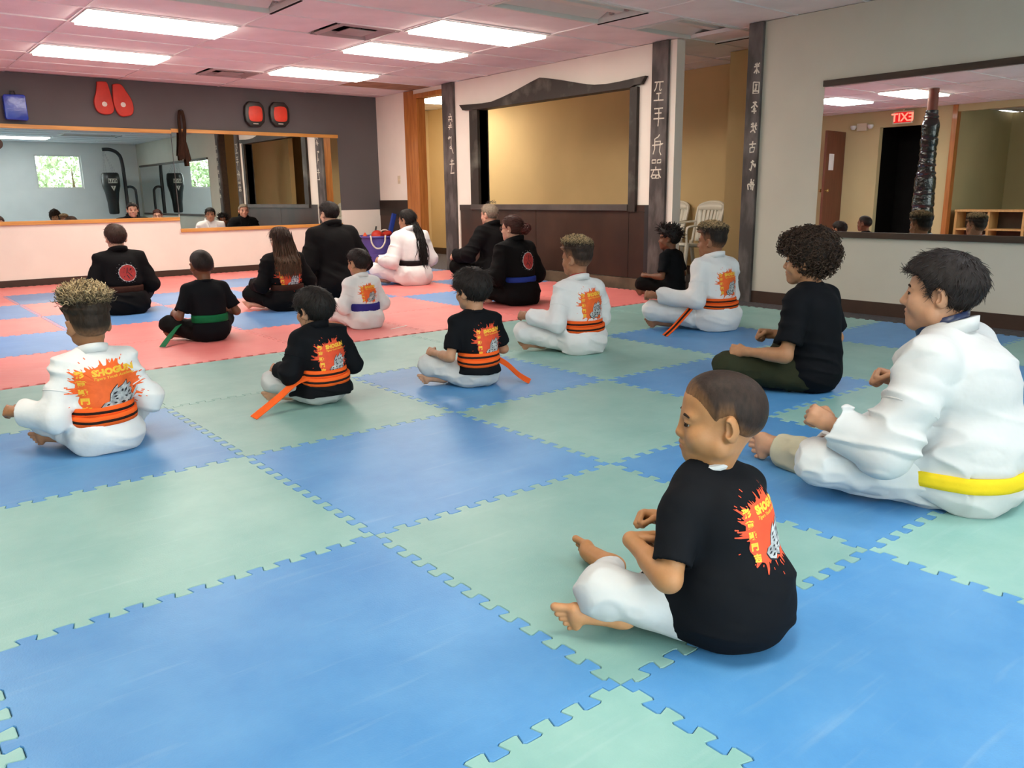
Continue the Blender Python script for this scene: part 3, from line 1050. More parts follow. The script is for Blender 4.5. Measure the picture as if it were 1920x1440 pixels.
def foot_prims(h, R, s):
    """x = towards toes, y = towards big toe, z = instep; h = heel"""
    def P(x, y, z):
        return np.asarray(h)+R @ (s*np.array([x, y, z]))
    out = [rc(P(0.0, 0, 0.012), P(0.01, 0, 0.012), 0.031*s, None, 0.02*s),
           rc(P(0.01, 0, 0.018), P(0.15, 0.004, 0.006), 0.033*s, 0.024*s, 0.03*s),
           rc(P(0.03, 0, 0.03), P(0.13, 0.008, 0.016), 0.032*s, 0.022*s, 0.03*s),
           rc(P(0.155, 0.026, 0.0), P(0.148, -0.030, -0.004), 0.019*s, 0.014*s, 0.02*s),
           rc(P(0.175, 0.029, 0.001), P(0.212, 0.031, 0.0), 0.0125*s, 0.0135*s, 0.008*s)]
    for i in range(4):
        y = 0.009-0.0145*i
        out.append(rc(P(0.168-0.006*i, y, 0), P(0.205-0.012*i, y*1.12, -0.004), 0.0085*s, 0.0088*s-0.0005*i*s, 0.004*s))
    return out


class Head:
    def __init__(s, c, R, sc):
        s.c, s.R, s.s = np.asarray(c, float), R, sc

    def P(s, x, y, z):
        return s.c+s.R @ (s.s*np.array([x, y, z], float))

    def inv(s, x, y, z):
        dx, dy, dz = x-s.c[0], y-s.c[1], z-s.c[2]
        R = s.R/s.s
        return (dx*R[0, 0]+dy*R[1, 0]+dz*R[2, 0], dx*R[0, 1]+dy*R[1, 1]+dz*R[2, 1], dx*R[0, 2]+dy*R[1, 2]+dz*R[2, 2])

    def e(s, c, r, k=0.02, op='u', tilt=None):
        return el(s.P(*c), np.array(r)*s.s, s.R if tilt is None else s.R @ tilt, k*s.s, op)

    def r(s, a, b, ra, rb=None, k=0.02, op='u'):
        return rc(s.P(*a), s.P(*b), ra*s.s, None if rb is None else rb*s.s, k*s.s, op)


def head_prims(H, chub=0.0, child=0.0):
    """skull, face, jaw, nose, lips, brow, cheeks, ears; H frame: origin between the ears, y forward"""
    c = chub
    q = child*0.011
    o = [H.e((0, -0.012, 0.036), (0.074, 0.096, 0.081), 0.0),
         H.e((0, -0.035, 0.018), (0.069, 0.070, 0.068), 0.02),
         H.e((0, 0.030, -0.030+q*0.5), (0.058+0.008*c, 0.062, 0.072-q*0.4), 0.03),
         H.r((-0.044-0.006*c, 0.010, -0.060+q*0.4), (0, 0.060, -0.090+q), 0.021+0.007*c, 0.018+0.004*c, 0.03),
         H.r((0.044+0.006*c, 0.010, -0.060+q*0.4), (0, 0.060, -0.090+q), 0.021+0.007*c, 0.018+0.004*c, 0.03),
         H.e((0, 0.073-q*0.3, -0.094+q), (0.019, 0.015, 0.014), 0.02),
         H.e((0, 0.016, 0.054), (0.058+0.004*child, 0.060+0.003*child, 0.052+0.004*child), 0.03),
         H.e((0, 0.074, 0.022), (0.050, 0.013, 0.012), 0.02),
         H.e((-0.040, 0.058, -0.030), (0.022+0.007*c, 0.022+0.006*c, 0.022+0.008*c), 0.02),
         H.e((0.040, 0.058, -0.030), (0.022+0.007*c, 0.022+0.006*c, 0.022+0.008*c), 0.02),
         H.e((0, 0.076, -0.060+q*0.5), (0.027, 0.016, 0.020-q*0.3), 0.02)]
    H.skull = o[:2]+[o[6]]
    for sx in (-1, 1):
        o.append(H.e((sx*0.031, 0.098, 0.004), (0.017, 0.017, 0.012), 0.010, 's'))
    o += [H.r((0, 0.086, 0.010), (0, 0.106-0.010*child, -0.026+q*0.3), 0.0085, 0.0110, 0.012),
          H.e((0, 0.104-0.008*child, -0.030+q*0.3), (0.012, 0.010, 0.009), 0.008),
          H.e((-0.013, 0.094-0.004*child, -0.033+q*0.3), (0.009, 0.010, 0.008), 0.008),
          H.e((0.013, 0.094-0.004*child, -0.033+q*0.3), (0.009, 0.010, 0.008), 0.008),
          H.e((0, 0.0915, -0.055+q*0.5), (0.021, 0.009, 0.0062), 0.006),
          H.e((0, 0.0895, -0.0665+q*0.5), (0.018, 0.009, 0.0068), 0.006),
          H.e((0, 0.0995, -0.0608+q*0.5), (0.026, 0.007, 0.0016), 0.004, 's')]
    for sx in (-1, 1):
        o.append(H.e((sx*0.031, 0.0808, 0.0100), (0.0158, 0.0098, 0.0060), 0.006))
        o.append(H.e((sx*0.031, 0.0795, -0.0065), (0.0145, 0.0085, 0.0040), 0.006))
    for sx in (-1, 1):
        t = rot(sx*-0.75, -0.25, 0)
        o.append(H.e((sx*0.081, -0.014, -0.003), (0.011, 0.023, 0.034), 0.008, 'u', t))
        o.append(H.e((sx*0.074, -0.006, -0.024), (0.007, 0.011, 0.012), 0.008, 'u', t))
        o.append(H.e((sx*0.0915, -0.004, 0.001), (0.0085, 0.012, 0.020), 0.005, 's', t))
    return o


def scalp_d(H, thick, x, y, z):
    X, Y, Z = H.inv(x, y, z)
    pr = H.skull
    d = p_eval(pr[0], x, y, z)
    for p in pr[1:]:
        d = comb(d, p_eval(p, x, y, z), p)
    return d-thick(X, Y, Z)*H.s, X, Y, Z


HL_Y = [-0.12, -0.09, -0.055, -0.028, -0.020, 0.012, 0.020, 0.040, 0.062, 0.085, 0.12]
HL_SHORT = [-0.055, -0.055, -0.045, -0.020, 0.018, 0.020, 0.000, 0.040, 0.066, 0.072, 0.072]
HL_MOP = [-0.078, -0.078, -0.070, -0.050, -0.036, -0.020, -0.015, 0.012, 0.026, 0.030, 0.030]
HL_AFRO = [-0.125, -0.125, -0.115, -0.085, -0.060, -0.015, 0.000, 0.030, 0.050, 0.060, 0.060]
HL_LONG = [-0.10, -0.10, -0.10, -0.08, -0.055, -0.030, 0.005, 0.040, 0.062, 0.072, 0.072]


def hair_shell(H, thick, line, clear_ear=True, noise=0.0, nscale=60, seed=0, extra=0.03, line_noise=0.004, clampx=None):
    def f(x, y, z):
        d, X, Y, Z = scalp_d(H, thick, x, y, z)
        zl = np.interp(Y, HL_Y, line)
        cut = (zl-Z)+line_noise*vnoise(X*90, Y*90, Z*30+7, seed+3)
        d = np.maximum(d, cut*0.75*H.s)
        if clear_ear:
            k0 = np.sqrt(((np.abs(X)-0.082)/0.022)**2+((Y+0.008)/0.026)**2+((Z+0.004)/0.036)**2)
            d = np.maximum(d, (1-k0)*0.02*H.s)
        if clampx:
            d = np.maximum(d, (np.sqrt((X/clampx)**2+((Y+0.008)/0.112)**2)-1)*0.07*H.s-0.06*np.clip((0.085-Z)/0.035, 0, 1))
        if noise:
            d = d+np.minimum(1, thick(X, Y, Z)/0.012)*noise*H.s*(vnoise(X*nscale, Y*nscale, Z*nscale*0.5, seed)+0.5*vnoise(X*nscale*2, Y*nscale*2, Z*nscale, seed+1))
        return d
    r = (0.10+extra)*H.s
    return fn(f, H.c-np.array([r, r+0.02*H.s, r])+H.R @ np.array([0, -0.01, 0.02])*H.s, H.c+np.array([r, r+0.02*H.s, r+0.05*H.s]))


def strands(paths, radii, n=3):
    """paths (S,K,3), radii (K,) -> thin tapered tubes in one mesh"""
    S, K, _ = paths.shape
    T = np.empty_like(paths)
    T[:, 1:-1] = paths[:, 2:]-paths[:, :-2]
    T[:, 0] = paths[:, 1]-paths[:, 0]
    T[:, -1] = paths[:, -1]-paths[:, -2]
    T /= np.maximum(np.linalg.norm(T, axis=2, keepdims=True), 1e-9)
    up = np.zeros_like(T)
    up[..., 2] = 1
    par = np.abs(T[..., 2:3]) > 0.9
    up = np.where(par, np.array([1.0, 0, 0]), up)
    A = np.cross(T, up)
    A /= np.maximum(np.linalg.norm(A, axis=2, keepdims=True), 1e-9)
    B = np.cross(T, A)
    V = np.empty((S, K, n, 3))
    rad = np.asarray(radii)
    rad = rad[None, :, None] if rad.ndim == 1 else rad[:, :, None]
    for k in range(n):
        w = 2*math.pi*k/n
        V[:, :, k] = paths+rad*(math.cos(w)*A+math.sin(w)*B)
    idx = np.arange(S*K*n).reshape(S, K, n)
    F = []
    for k in range(n):
        k2 = (k+1) % n
        F.append(np.stack([idx[:, :-1, k], idx[:, :-1, k2], idx[:, 1:, k2], idx[:, 1:, k]], -1).reshape(-1, 4))
    return V.reshape(-1, 3), np.concatenate(F)


def vnormals(V, F):
    a, b, c = V[F[:, 0]], V[F[:, 1]], V[F[:, 2]]
    n = np.cross(b-a, c-a)
    N = np.zeros_like(V)
    for i in range(F.shape[1]):
        np.add.at(N, F[:, i], n)
    return N/np.maximum(np.linalg.norm(N, axis=1, keepdims=True), 1e-9)


def curls(P, N, L, rad, turns, K=14, seed=0, droop=0.0):
    """one loose helix per root"""
    r = np.random.default_rng(seed)
    S = len(P)
    t = np.linspace(0, 1, K)[None, :, None]
    d = N+0.35*r.normal(size=N.shape)
    d /= np.linalg.norm(d, axis=1, keepdims=True)
    a = np.cross(d, r.normal(size=d.shape))
    a /= np.maximum(np.linalg.norm(a, axis=1, keepdims=True), 1e-9)
    b = np.cross(d, a)
    l = (L*r.uniform(0.7, 1.25, S))[:, None, None]
    ph = r.uniform(0, 6.28, S)[:, None, None]
    w = 2*math.pi*turns*t+ph
    rr = rad*np.minimum(1, 3*t)
    path = P[:, None]+d[:, None]*l*t+rr*(np.cos(w)*a[:, None]+np.sin(w)*b[:, None])
    path[..., 2] -= (droop*t[..., 0]**2)
    return path


# ------------------------------------------------------------------ flat printed artwork for the backs (unit square, x right, y up)
def text2d(body, size, x, y, shear=0.0, align='LEFT', off=0.0, rotd=0.0):
    c = bpy.data.curves.new('t', 'FONT')
    c.body = body
    c.size = size
    c.shear = shear
    c.align_x = align
    c.offset = off
    c.resolution_u = 2
    o = bpy.data.objects.new('t', c)
    COL.objects.link(o)
    dg = bpy.context.evaluated_depsgraph_get()
    me = bpy.data.meshes.new_from_object(o.evaluated_get(dg))
    V = np.array([v.co[:2] for v in me.vertices])
    F = [tuple(p.vertices) for p in me.polygons]
    bpy.data.objects.remove(o)
    bpy.data.curves.remove(c)
    bpy.data.meshes.remove(me)
    cr, sr = math.cos(rotd), math.sin(rotd)
    V = V @ np.array([[cr, sr], [-sr, cr]])+np.array([x, y])
    return V, F


def rings2d(cx, cy, fr, n=120, nr=8):
    th = np.linspace(0, 2*math.pi, n, endpoint=False)
    R = fr(th)
    V = [(cx, cy)]
    for i in range(1, nr+1):
        q = i/nr
        V += list(zip(cx+q*R*np.cos(th), cy+q*R*np.sin(th)))
    F = [(0, 1+k, 1+(k+1) % n) for k in range(n)]
    for i in range(nr-1):
        a, b = 1+i*n, 1+(i+1)*n
        F += [(a+k, b+k, b+(k+1) % n, a+(k+1) % n) for k in range(n)]
    return np.array(V), F


def densify(V, F, L):
    bm = bmesh.new()
    vs = [bm.verts.new((p[0], p[1], 0)) for p in V]
    for f in F:
        try:
            bm.faces.new([vs[i] for i in f])
        except ValueError:
            pass
    bmesh.ops.triangulate(bm, faces=bm.faces)
    for _ in range(5):
        ed = [e for e in bm.edges if e.calc_length() > L]
        if not ed:
            break
        bmesh.ops.subdivide_edges(bm, edges=ed, cuts=1)
        bmesh.ops.triangulate(bm, faces=[f for f in bm.faces if len(f.verts) > 3])
    bm.verts.index_update()
    V2 = np.array([v.co[:2] for v in bm.verts])
    F2 = [tuple(v.index for v in f.verts) for f in bm.faces]
    bm.free()
    return V2, F2


def art_club():
    """[(V,F,level,material index)]: 0 red, 1 yellow, 2 white-grey, 3 black"""
    r = np.random.default_rng(5)
    sp = [(r.uniform(0, 6.28), r.uniform(0.02, 0.085), r.uniform(0.016, 0.04)) for _ in range(70)]

    def fr(th):
        R = 0.405*(np.abs(np.cos(th))**2.6+np.abs(np.sin(th))**2.6)**(-1/2.6)+0.02*np.sin(5*th+1)+0.012*np.sin(11*th)
        for a, l, w in sp:
            d = (th-a+math.pi) % (2*math.pi)-math.pi
            R = R+l*np.exp(-(d/w)**2)
        return R
    out = [(*rings2d(0, 0, fr, 260, 9), 0, 0)]
    for _ in range(34):
        a, q = r.uniform(0, 6.28), r.uniform(0.47, 0.60)
        s = r.uniform(0.006, 0.018)
        out.append((*rings2d(q*math.cos(a), q*math.sin(a), lambda t, s=s, a=a: s*(1+0.6*np.cos(2*(t-a))), 10, 1), 0, 0))
    out.append((*text2d('SHOGUN', 0.135, 0.09, 0.265, 0.0, 'CENTER', 0.009, 0.06), 1, 1))
    out.append((*text2d('Tigers Youth Academy', 0.062, 0.09, 0.195, 0.25, 'CENTER', 0.001, 0.06), 1, 1))
    for k, ch in enumerate('形意戰門志'):
        out.append((*text2d(ch, 0.110, -0.405+0.010*k, 0.25-0.150*k, 0.0, 'LEFT', 0.006), 1, 1))
    # striped big cat, drawn from blobs
    base = [(0.02, -0.40), (-0.10, -0.36), (-0.14, -0.28), (-0.09, -0.22), (-0.02, -0.20), (0.00, -0.08), (0.05, 0.0), (0.11, 0.06), (0.10, -0.01),
            (0.17, 0.03), (0.24, 0.10), (0.24, 0.02), (0.31, 0.05), (0.28, -0.04), (0.35, -0.05), (0.29, -0.12), (0.33, -0.18), (0.27, -0.22),
            (0.27, -0.31), (0.19, -0.32), (0.15, -0.38), (0.08, -0.35)]

    def poly(p, lv, m, g=1.0, c=(0.1, -0.17)):
        P = np.array(p)
        P = (P-np.array(c))*g+np.array(c)
        return (*densify(P, [tuple(range(len(P)))], 0.035), lv, m)
    out.append(poly(base, 0.6, 3, 1.09))
    out.append(poly(base, 1, 2))
    bars = [((0.02, -0.10), (0.10, -0.05), 0.012), ((0.03, -0.14), (0.09, -0.12), 0.012), ((0.18, -0.02), (0.15, -0.08), 0.013),
            ((0.24, -0.01), (0.20, -0.09), 0.013), ((0.29, -0.07), (0.24, -0.12), 0.011), ((0.30, -0.14), (0.25, -0.16), 0.010),
            ((0.05, -0.18), (0.10, -0.17), 0.013), ((0.19, -0.15), (0.24, -0.17), 0.012), ((0.12, -0.25), (0.20, -0.25), 0.020),
            ((0.13, -0.30), (0.19, -0.29), 0.012), ((0.23, -0.24), (0.26, -0.27), 0.012), ((0.02, -0.24), (0.08, -0.24), 0.012),
            ((-0.08, -0.27), (-0.02, -0.24), 0.012), ((-0.10, -0.31), (-0.02, -0.29), 0.012), ((-0.04, -0.35), (0.05, -0.33), 0.014), ((0.04, -0.29), (0.09, -0.30), 0.010)]
    for a, b, w in bars:
        a, b = np.array(a), np.array(b)
        d = unit(b-a)
        nn = np.array([-d[1], d[0]])*w*1.3
        out.append((*densify(np.array([a, (a+b)/2+nn, b, (a+b)/2-nn]), [(0, 1, 2, 3)], 0.035), 1.6, 3))
    for a in (0.55, 0.35, 0.75):
        out.append((np.array([(0.28, -0.2-0.1*a), (0.40, 0.02-0.1*a), (0.41, 0.0-0.1*a), (0.30, -0.23-0.1*a)]), [(0, 1, 2, 3)], 0.8, 2))
    return out


def art_round():
    r = np.random.default_rng(9)
    out = [(*rings2d(0, 0, lambda t: 0.44+0.02*np.sin(17*t)*np.sin(5*t), 110, 6), 0, 2),
           (*rings2d(0, 0, lambda t: 0.405+0*t, 64, 6), 1, 0)]
    for k in range(20):
        a = k*0.314+r.uniform(-0.1, 0.1)
        q = r.uniform(0.47, 0.56)
        out.append((*rings2d(q*math.cos(a), q*math.sin(a), lambda t: r.uniform(0.006, 0.014)+0*t, 7, 1), 0, 2))
    st = [[(-0.16, 0.24), (0.16, 0.20)], [(0, 0.28), (-0.04, 0.02), (-0.2, -0.2)], [(-0.2, 0.05), (0.2, 0.03)], [(0.02, 0.03), (0.2, -0.2)], [(-0.06, -0.1), (0.05, -0.28)], [(0.1, 0.12), (0.2, 0.24)]]
    for s in st:
        for a, b in zip(s[:-1], s[1:]):
            a, b = np.array(a), np.array(b)
            nn = np.array([-(b-a)[1], (b-a)[0]])
            nn = unit(nn)*0.02
            out.append((np.array([a+nn, b+nn, b-nn, a-nn]), [(0, 1, 2, 3)], 2, 3))
    return out


M_PR_RED = mat('print_red', (0.74, 0.075, 0.025), 0.6, 0.3, var=0.1, vscale=30)
M_PR_ORANGE = mat('print_orange_red', (0.85, 0.13, 0.022), 0.6, 0.3, var=0.08, vscale=30)
M_PR_YEL = mat('print_yellow', (0.88, 0.50, 0.045), 0.6, 0.3, var=0.1, vscale=40)
M_PR_WHITE = mat('print_white', (0.58, 0.58, 0.57), 0.6, 0.3, color2=(0.24, 0.25, 0.26), vscale=55)
M_PR_BLK = mat('print_black', (0.015, 0.015, 0.018), 0.6, 0.3, var=0.1, vscale=30)
ART_CLUB = art_club()
ART_ROUND = art_round()


def decal(name, art, bvh, cx, cz, w, h, mats, parent, tilt=0.0, lift=0.0013, side=-1):
    """lay flat artwork onto the back of a garment, following its surface"""
    V, F, MI = [], [], []
    ct, st = math.cos(tilt), math.sin(tilt)
    for A, fs, lv, mi in art:
        o = len(V)
        hit = []
        for a, b in A:
            x, z = cx+w*(a*ct-b*st), cz+h*(a*st+b*ct)
            loc, nor, _, _ = bvh.ray_cast(Vector((x, side*1.5, z)), Vector((0, -side, 0)))
            hit.append(None if loc is None else loc+nor*(lift+0.0006*lv))
        for p in hit:
            V.append(tuple(p) if p else (0, 0, 0))
        for f in fs:
            if all(hit[i] is not None for i in f):
                ys = [hit[i].y for i in f]
                if max(ys)-min(ys) < 0.06:
                    F.append(tuple(i+o for i in f))
                    MI.append(mi)
    me = bpy.data.meshes.new(name)
    me.from_pydata(V, [], F)
    me.polygons.foreach_set('material_index', MI)
    for m in mats:
        me.materials.append(m)
    bm = bmesh.new()
    bm.from_mesh(me)
    bmesh.ops.delete(bm, geom=[v for v in bm.verts if not v.link_faces], context='VERTS')
    bm.to_mesh(me)
    bm.free()
    return link(name, me, None, parent)
# ================================================================== clothed, seated people
M_SKIN = mat_attr('skin', 0.5, 0.35, 0.07, 40, bump=0.05, bscale=250, sss=0.12)
M_HAIR = mat_attr('hair', 0.6, 0.2, 0.3, 90, stretch=(1, 1, 0.4), bump=0.25, bscale=200)
M_HAIRS = mat_attr('hair_strands', 0.5, 0.25, 0.15, 40)
M_EYEW = mat('eye_white', (0.75, 0.72, 0.68), 0.2, 0.5, var=0.03, vscale=30)
M_IRIS = mat('dark_iris', (0.02, 0.012, 0.008), 0.15, 0.6, var=0.05, vscale=30)
M_BROW = mat('eyebrow', (0.03, 0.018, 0.012), 0.8, 0.1, var=0.1, vscale=60)


def cloth(name, c, rough=0.85, var=0.06, bump=0.45, bscale=11, sheen=0.0):
    return mat(name, c, rough, 0.10, var=var, vscale=5, bump=bump, bscale=bscale, sheen=sheen)


M_GIW = cloth('white_cotton', (0.57, 0.56, 0.555), bump=0.6)  # white cotton kept darker so strongly lit wearers don't burn out
M_GIW_LIFT = cloth('white_cotton_lightened', (0.76, 0.74, 0.73), bump=0.6)  # same cotton, colour lightened to make up for dimmer light further back
M_GIK = cloth('black_cotton', (0.006, 0.0055, 0.006), bump=0.4)
M_TEE = cloth('black_jersey', (0.0055, 0.006, 0.008), 0.8, bump=0.3)
M_OLIVE = cloth('olive_twill', (0.032, 0.034, 0.018), 0.85)
M_PANTK = cloth('black_trousers', (0.007, 0.0065, 0.0065), 0.85)
M_ORANGE = cloth('orange_belt', (0.82, 0.115, 0.018), 0.7, 0.08, 0.2, 60)
M_BSTRIPE = cloth('belt_black_stripe', (0.022, 0.012, 0.010), 0.8, 0.1, 0.2, 60)
M_BLUEB = cloth('blue_belt', (0.020, 0.045, 0.26), 0.75, 0.1, 0.25, 50)
M_NAVYB = cloth('indigo_belt', (0.035, 0.030, 0.20), 0.75, 0.1, 0.25, 50)
M_GREENB = cloth('green_belt', (0.008, 0.125, 0.045), 0.75, 0.1, 0.2, 50)
M_BLACKB = cloth('black_belt', (0.014, 0.011, 0.011), 0.8, 0.1, 0.2, 50)
M_BROWNB = cloth('brown_belt', (0.045, 0.018, 0.012), 0.8, 0.1, 0.2, 50)
M_YELB = cloth('yellow_belt', (0.80, 0.56, 0.02), 0.7, 0.08, 0.2, 50)
M_REDC = cloth('red_collar', (0.45, 0.02, 0.03), 0.75)
M_NAVYC = mat('navy_collar', (0.012, 0.022, 0.075), 0.35, 0.5, var=0.15, vscale=20)
M_CUFF = cloth('khaki_cotton', (0.52, 0.46, 0.33), 0.85)
M_GLASSF = mat('spectacle_frame', (0.10, 0.03, 0.025), 0.3, 0.5, var=0.1, vscale=20)


def ribbon(pts, wdir, width, thick, ndir=None, name='ribbon'):
    """flat band along pts; wdir(i) is the width direction; returns V,F"""
    P = [np.asarray(p, float) for p in pts]
    n = len(P)
    V, F = [], []
    for i, p in enumerate(P):
        t = unit(P[min(i+1, n-1)]-P[max(i-1, 0)])
        w = np.asarray(wdir(i) if callable(wdir) else wdir, float)
        w = unit(w-t*(w @ t))
        nn = np.cross(t, w)
        W = (width(i) if callable(width) else width)/2
        for a, b in ((-1, -1), (1, -1), (1, 1), (-1, 1)):
            V.append(p+w*W*a+nn*thick/2*b)
    for i in range(n-1):
        for k in range(4):
            F.append((i*4+k, i*4+(k+1) % 4, i*4+4+(k+1) % 4, i*4+4+k))
    F.append((0, 3, 2, 1))
    F.append(tuple((n-1)*4+k for k in range(4)))
    return np.array(V), F


def smooth_path(pts, n):
    P = np.array(pts, float)
    m = len(P)
    out = []
    for t in np.linspace(0, m-1, n):
        i = min(int(t), m-2)
        f = t-i
        p0, p1, p2, p3 = P[max(i-1, 0)], P[i], P[i+1], P[min(i+2, m-1)]
        out.append(0.5*((2*p1)+(-p0+p2)*f+(2*p0-5*p1+4*p2-p3)*f*f+(-p0+3*p1-3*p2+p3)*f**3))
    return out


def tubefn(pts, rad, k, cut=True, hollow=0.0, wall=0.007, start=False):
    """garment leg/sleeve: chain of tapered tubes, cut flat (and hollow) at the far end"""
    pts = [np.asarray(p, float) for p in pts]
    e = unit(pts[-1]-pts[-2])
    segs = [rc(pts[i], pts[i+1], rad[i], rad[i+1]) for i in range(len(pts)-1)]
    inner = rc(pts[-1]-e*hollow, pts[-1]+e*0.06, rad[-1]-wall, rad[-1]-wall)

    def f(x, y, z):
        d = p_eval(segs[0], x, y, z)
        for s in segs[1:]:
            d = comb(d, p_eval(s, x, y, z), dict(k=0.03, op='u'))
        if cut:
            c = pts[-1]
            d = np.maximum(d, (x-c[0])*e[0]+(y-c[1])*e[1]+(z-c[2])*e[2])
        if hollow:
            d = np.maximum(d, -p_eval(inner, x, y, z))
        return d
    m = max(rad)
    lo, hi = np.min(pts, 0)-m, np.max(pts, 0)+m
    return fn(f, lo, hi, k)


FLOOR_CUT = fn(lambda x, y, z: 0.0015-z+0*x+0*y, (-9, -9, -9), (9, 9, 9), 0.006, 'i')


def zcut(z0, slope=0.0, up=True):
    return fn(lambda x, y, z: (z0+slope*y-z)+0*x if up else (z-z0-slope*y)+0*x, (-9, -9, -9), (9, 9, 9), 0.004, 'i')


def cam_dist(x, y):
    return math.hypot(x+1.105, y+1.025)


def person(sp):
    g = sp.get
    x0, y0 = sp['at']
    dist = cam_dist(x0, y0)
    hN = 0.0026 if dist < 2.6 else 0.0036 if dist < 4.6 else 0.0052 if dist < 6.6 else 0.0070      # head, hands, feet
    hC = 0.0048 if dist < 3.6 else 0.0065 if dist < 5.5 else 0.009                                 # clothes
    Hs, Ht = g('hs', 0.95), sp['sit']
    bs = (Ht-0.225*Hs)/g('nk', 0.605)
    W, D = g('w', 1.0), g('d', 1.0)
    lean, slump, belly = g('lean', 0.03), g('slump', 0.04), g('belly', 0.0)
    seed = g('seed', 1)

    def yo(z):
        t = z/0.55
        return lean*t - slump*4*t*(1-t)*(t < 1) + g('ybase', 0.0)

    def A(x, y, z):
        return bs*np.array([x, y+yo(z), z*g('tz', 1.0)])

    def Q(p):
        p = np.asarray(p, float)
        a = g('lyaw', 0.0)
        return bs*np.array([p[0]*math.cos(a)-p[1]*math.sin(a), p[0]*math.sin(a)+p[1]*math.cos(a), p[2]])

    def QD(d):
        return Q(d)/bs

    def torso(off, kk=0.07):
        o = off/bs
        L = [el(A(0, -0.01, 0.11), bs*np.array([0.165*W+o, 0.125*D+o, 0.118+o]), None, 0),
             el(A(0, 0, 0.27), bs*np.array([0.138*W+o, 0.108*D+o, 0.15]), None, kk*bs),
             el(A(0, 0, 0.41), bs*np.array([0.152*W+o, 0.112*D+o, 0.15]), None, kk*bs),
             el(A(0, -0.012, 0.49), bs*np.array([0.125*W+o, 0.085*D+o, 0.085]), None, kk*bs)]
        if belly:
            L.append(el(A(0, 0.055, 0.20), bs*np.array([0.135*W+o, 0.09*D+0.06*belly+o, 0.13]), None, kk*bs))
            L.append(el(A(0, -0.02, 0.22), bs*np.array([0.15*W+0.02*belly+o, 0.11*D+o, 0.12]), None, kk*bs))
        shr = g('shrug', 0.0)
        for sx in (-1, 1):
            L.append(rc(A(sx*0.06, 0, 0.55), A(sx*(0.150*W), 0.0, 0.520+shr), (0.052*bs+off), 0.053*bs+off, 0.05*bs))
        L.append(rc(A(0, 0, 0.52), A(0, 0, 0.595), 0.060*bs+off*0.4, 0.050*bs+off*0.3, 0.05*bs))
        return L

    S = {s: A(s*0.158*W, 0.0, 0.518+g('shrug', 0.0)) for s in (-1, 1)}
    dE = {-1: (-0.27*W, -0.01, 0.27), 1: (0.27*W, -0.01, 0.27)}
    dW = {-1: (-0.27, 0.215, 0.275), 1: (0.27, 0.215, 0.275)}
    E = {-1: Q(g('eL', dE[-1])), 1: Q(g('eR', dE[1]))}
    Wr = {-1: Q(g('wL', dW[-1])), 1: Q(g('wR', dW[1]))}
    hand_z = {-1: g('hzL', (-0.8, 0, 0.6)), 1: g('hzR', (0.8, 0, 0.6))}
    hand_x = {-1: g('hxL', None), 1: g('hxR', None)}
    hip = {s: A(s*0.095*W, 0.03, 0.10) for s in (-1, 1)}
    K = {-1: Q(g('kL', (-0.27, 0.30, 0.165))), 1: Q(g('kR', (0.27, 0.30, 0.165)))}
    fR = g('fR', ((-0.185, 0.205, 0.05), (-0.75, 0.60, 0.0)))     # right foot, peeping out under the left knee
    fL = g('fL', ((0.14, 0.24, 0.045), (0.75, 0.60, 0.0)))
    foot = {}
    for s, (h, d) in ((1, fR), (-1, fL)):
        x = unit(QD(d))
        y = unit(np.array(g('fup', (0, -0.15, 1.0)))-x*(np.dot(x, g('fup', (0, -0.15, 1.0)))))
        z = np.cross(x, y)*s
        foot[s] = (Q(h), np.stack([x, y, z], 1))
    ank = {s: foot[s][0]+foot[s][1] @ np.array([0.005, 0, 0.035])*bs for s in (-1, 1)}
    fs = bs*g('foot', 1.0)
    hs_ = bs*g('hand', 1.0)

    # ---------------- head
    hy = rot(g('hyaw', 0.0), g('hpitch', 0.0), g('hroll', 0.0))
    nb = A(0, 0.0, 0.585)
    hc = nb+np.array([g('hx', 0.0)*bs, g('hfwd', 0.035)*bs, 0])
    hc[2] = Ht-0.117*Hs
    H = Head(hc, hy, Hs)
    hp = head_prims(H, g('chub', 0.0), g('kid', 0.8 if Ht < 0.70 else 0.0))
    nr = g('neck', 0.052)
    neck = [rc(nb-np.array([0, 0, 0.03*bs]), H.P(0, -0.022, -0.035), nr*1.08*(bs*0.5+Hs*0.5), nr*(bs*0.35+Hs*0.65), 0.02)]
    skin = np.array(sp['skin'])
    V1, F1 = solid(hp+neck, hN, lo=hc-np.array([1, 1, 0.21*Hs]))
    C1 = np.tile(skin, (len(V1), 1))
    X, Y, Z = H.inv(V1[:, 0], V1[:, 1], V1[:, 2])
    lip = np.exp(-((X/0.024)**2+((Z+0.061)/0.0105)**2)**2)*(Y > 0.07)
    C1 = C1*(1-lip[:, None]*0.55)+np.array([skin[0]*0.75+0.05, skin[1]*0.5, skin[2]*0.5])*lip[:, None]*0.55
    parts, cols = [(V1, F1)], [C1]
    arms = {}
    for s in (-1, 1):
        xd = hand_x[s] if hand_x[s] is not None else Wr[s]-E[s]
        R = frame(xd, hand_z[s])
        arms[s] = [rc(S[s], E[s], 0.045*bs*g('limb', 1), 0.036*bs*g('limb', 1), 0.0), rc(E[s], Wr[s], 0.037*bs*g('limb', 1), 0.0245*bs*g('limb', 1), 0.015*bs),
                   rc(lerp(E[s], Wr[s], 0.12), lerp(E[s], Wr[s], 0.45), 0.038*bs*g('limb', 1), 0.033*bs*g('limb', 1), 0.03*bs)]
        arms[s] += hand_prims(Wr[s]+R[:, 0]*0.012*hs_, R, hs_, s, g('curl', 1.0))
        v, f = solid(arms[s], hN)
        parts.append((v, f))
        cols.append(np.tile(skin, (len(v), 1)))
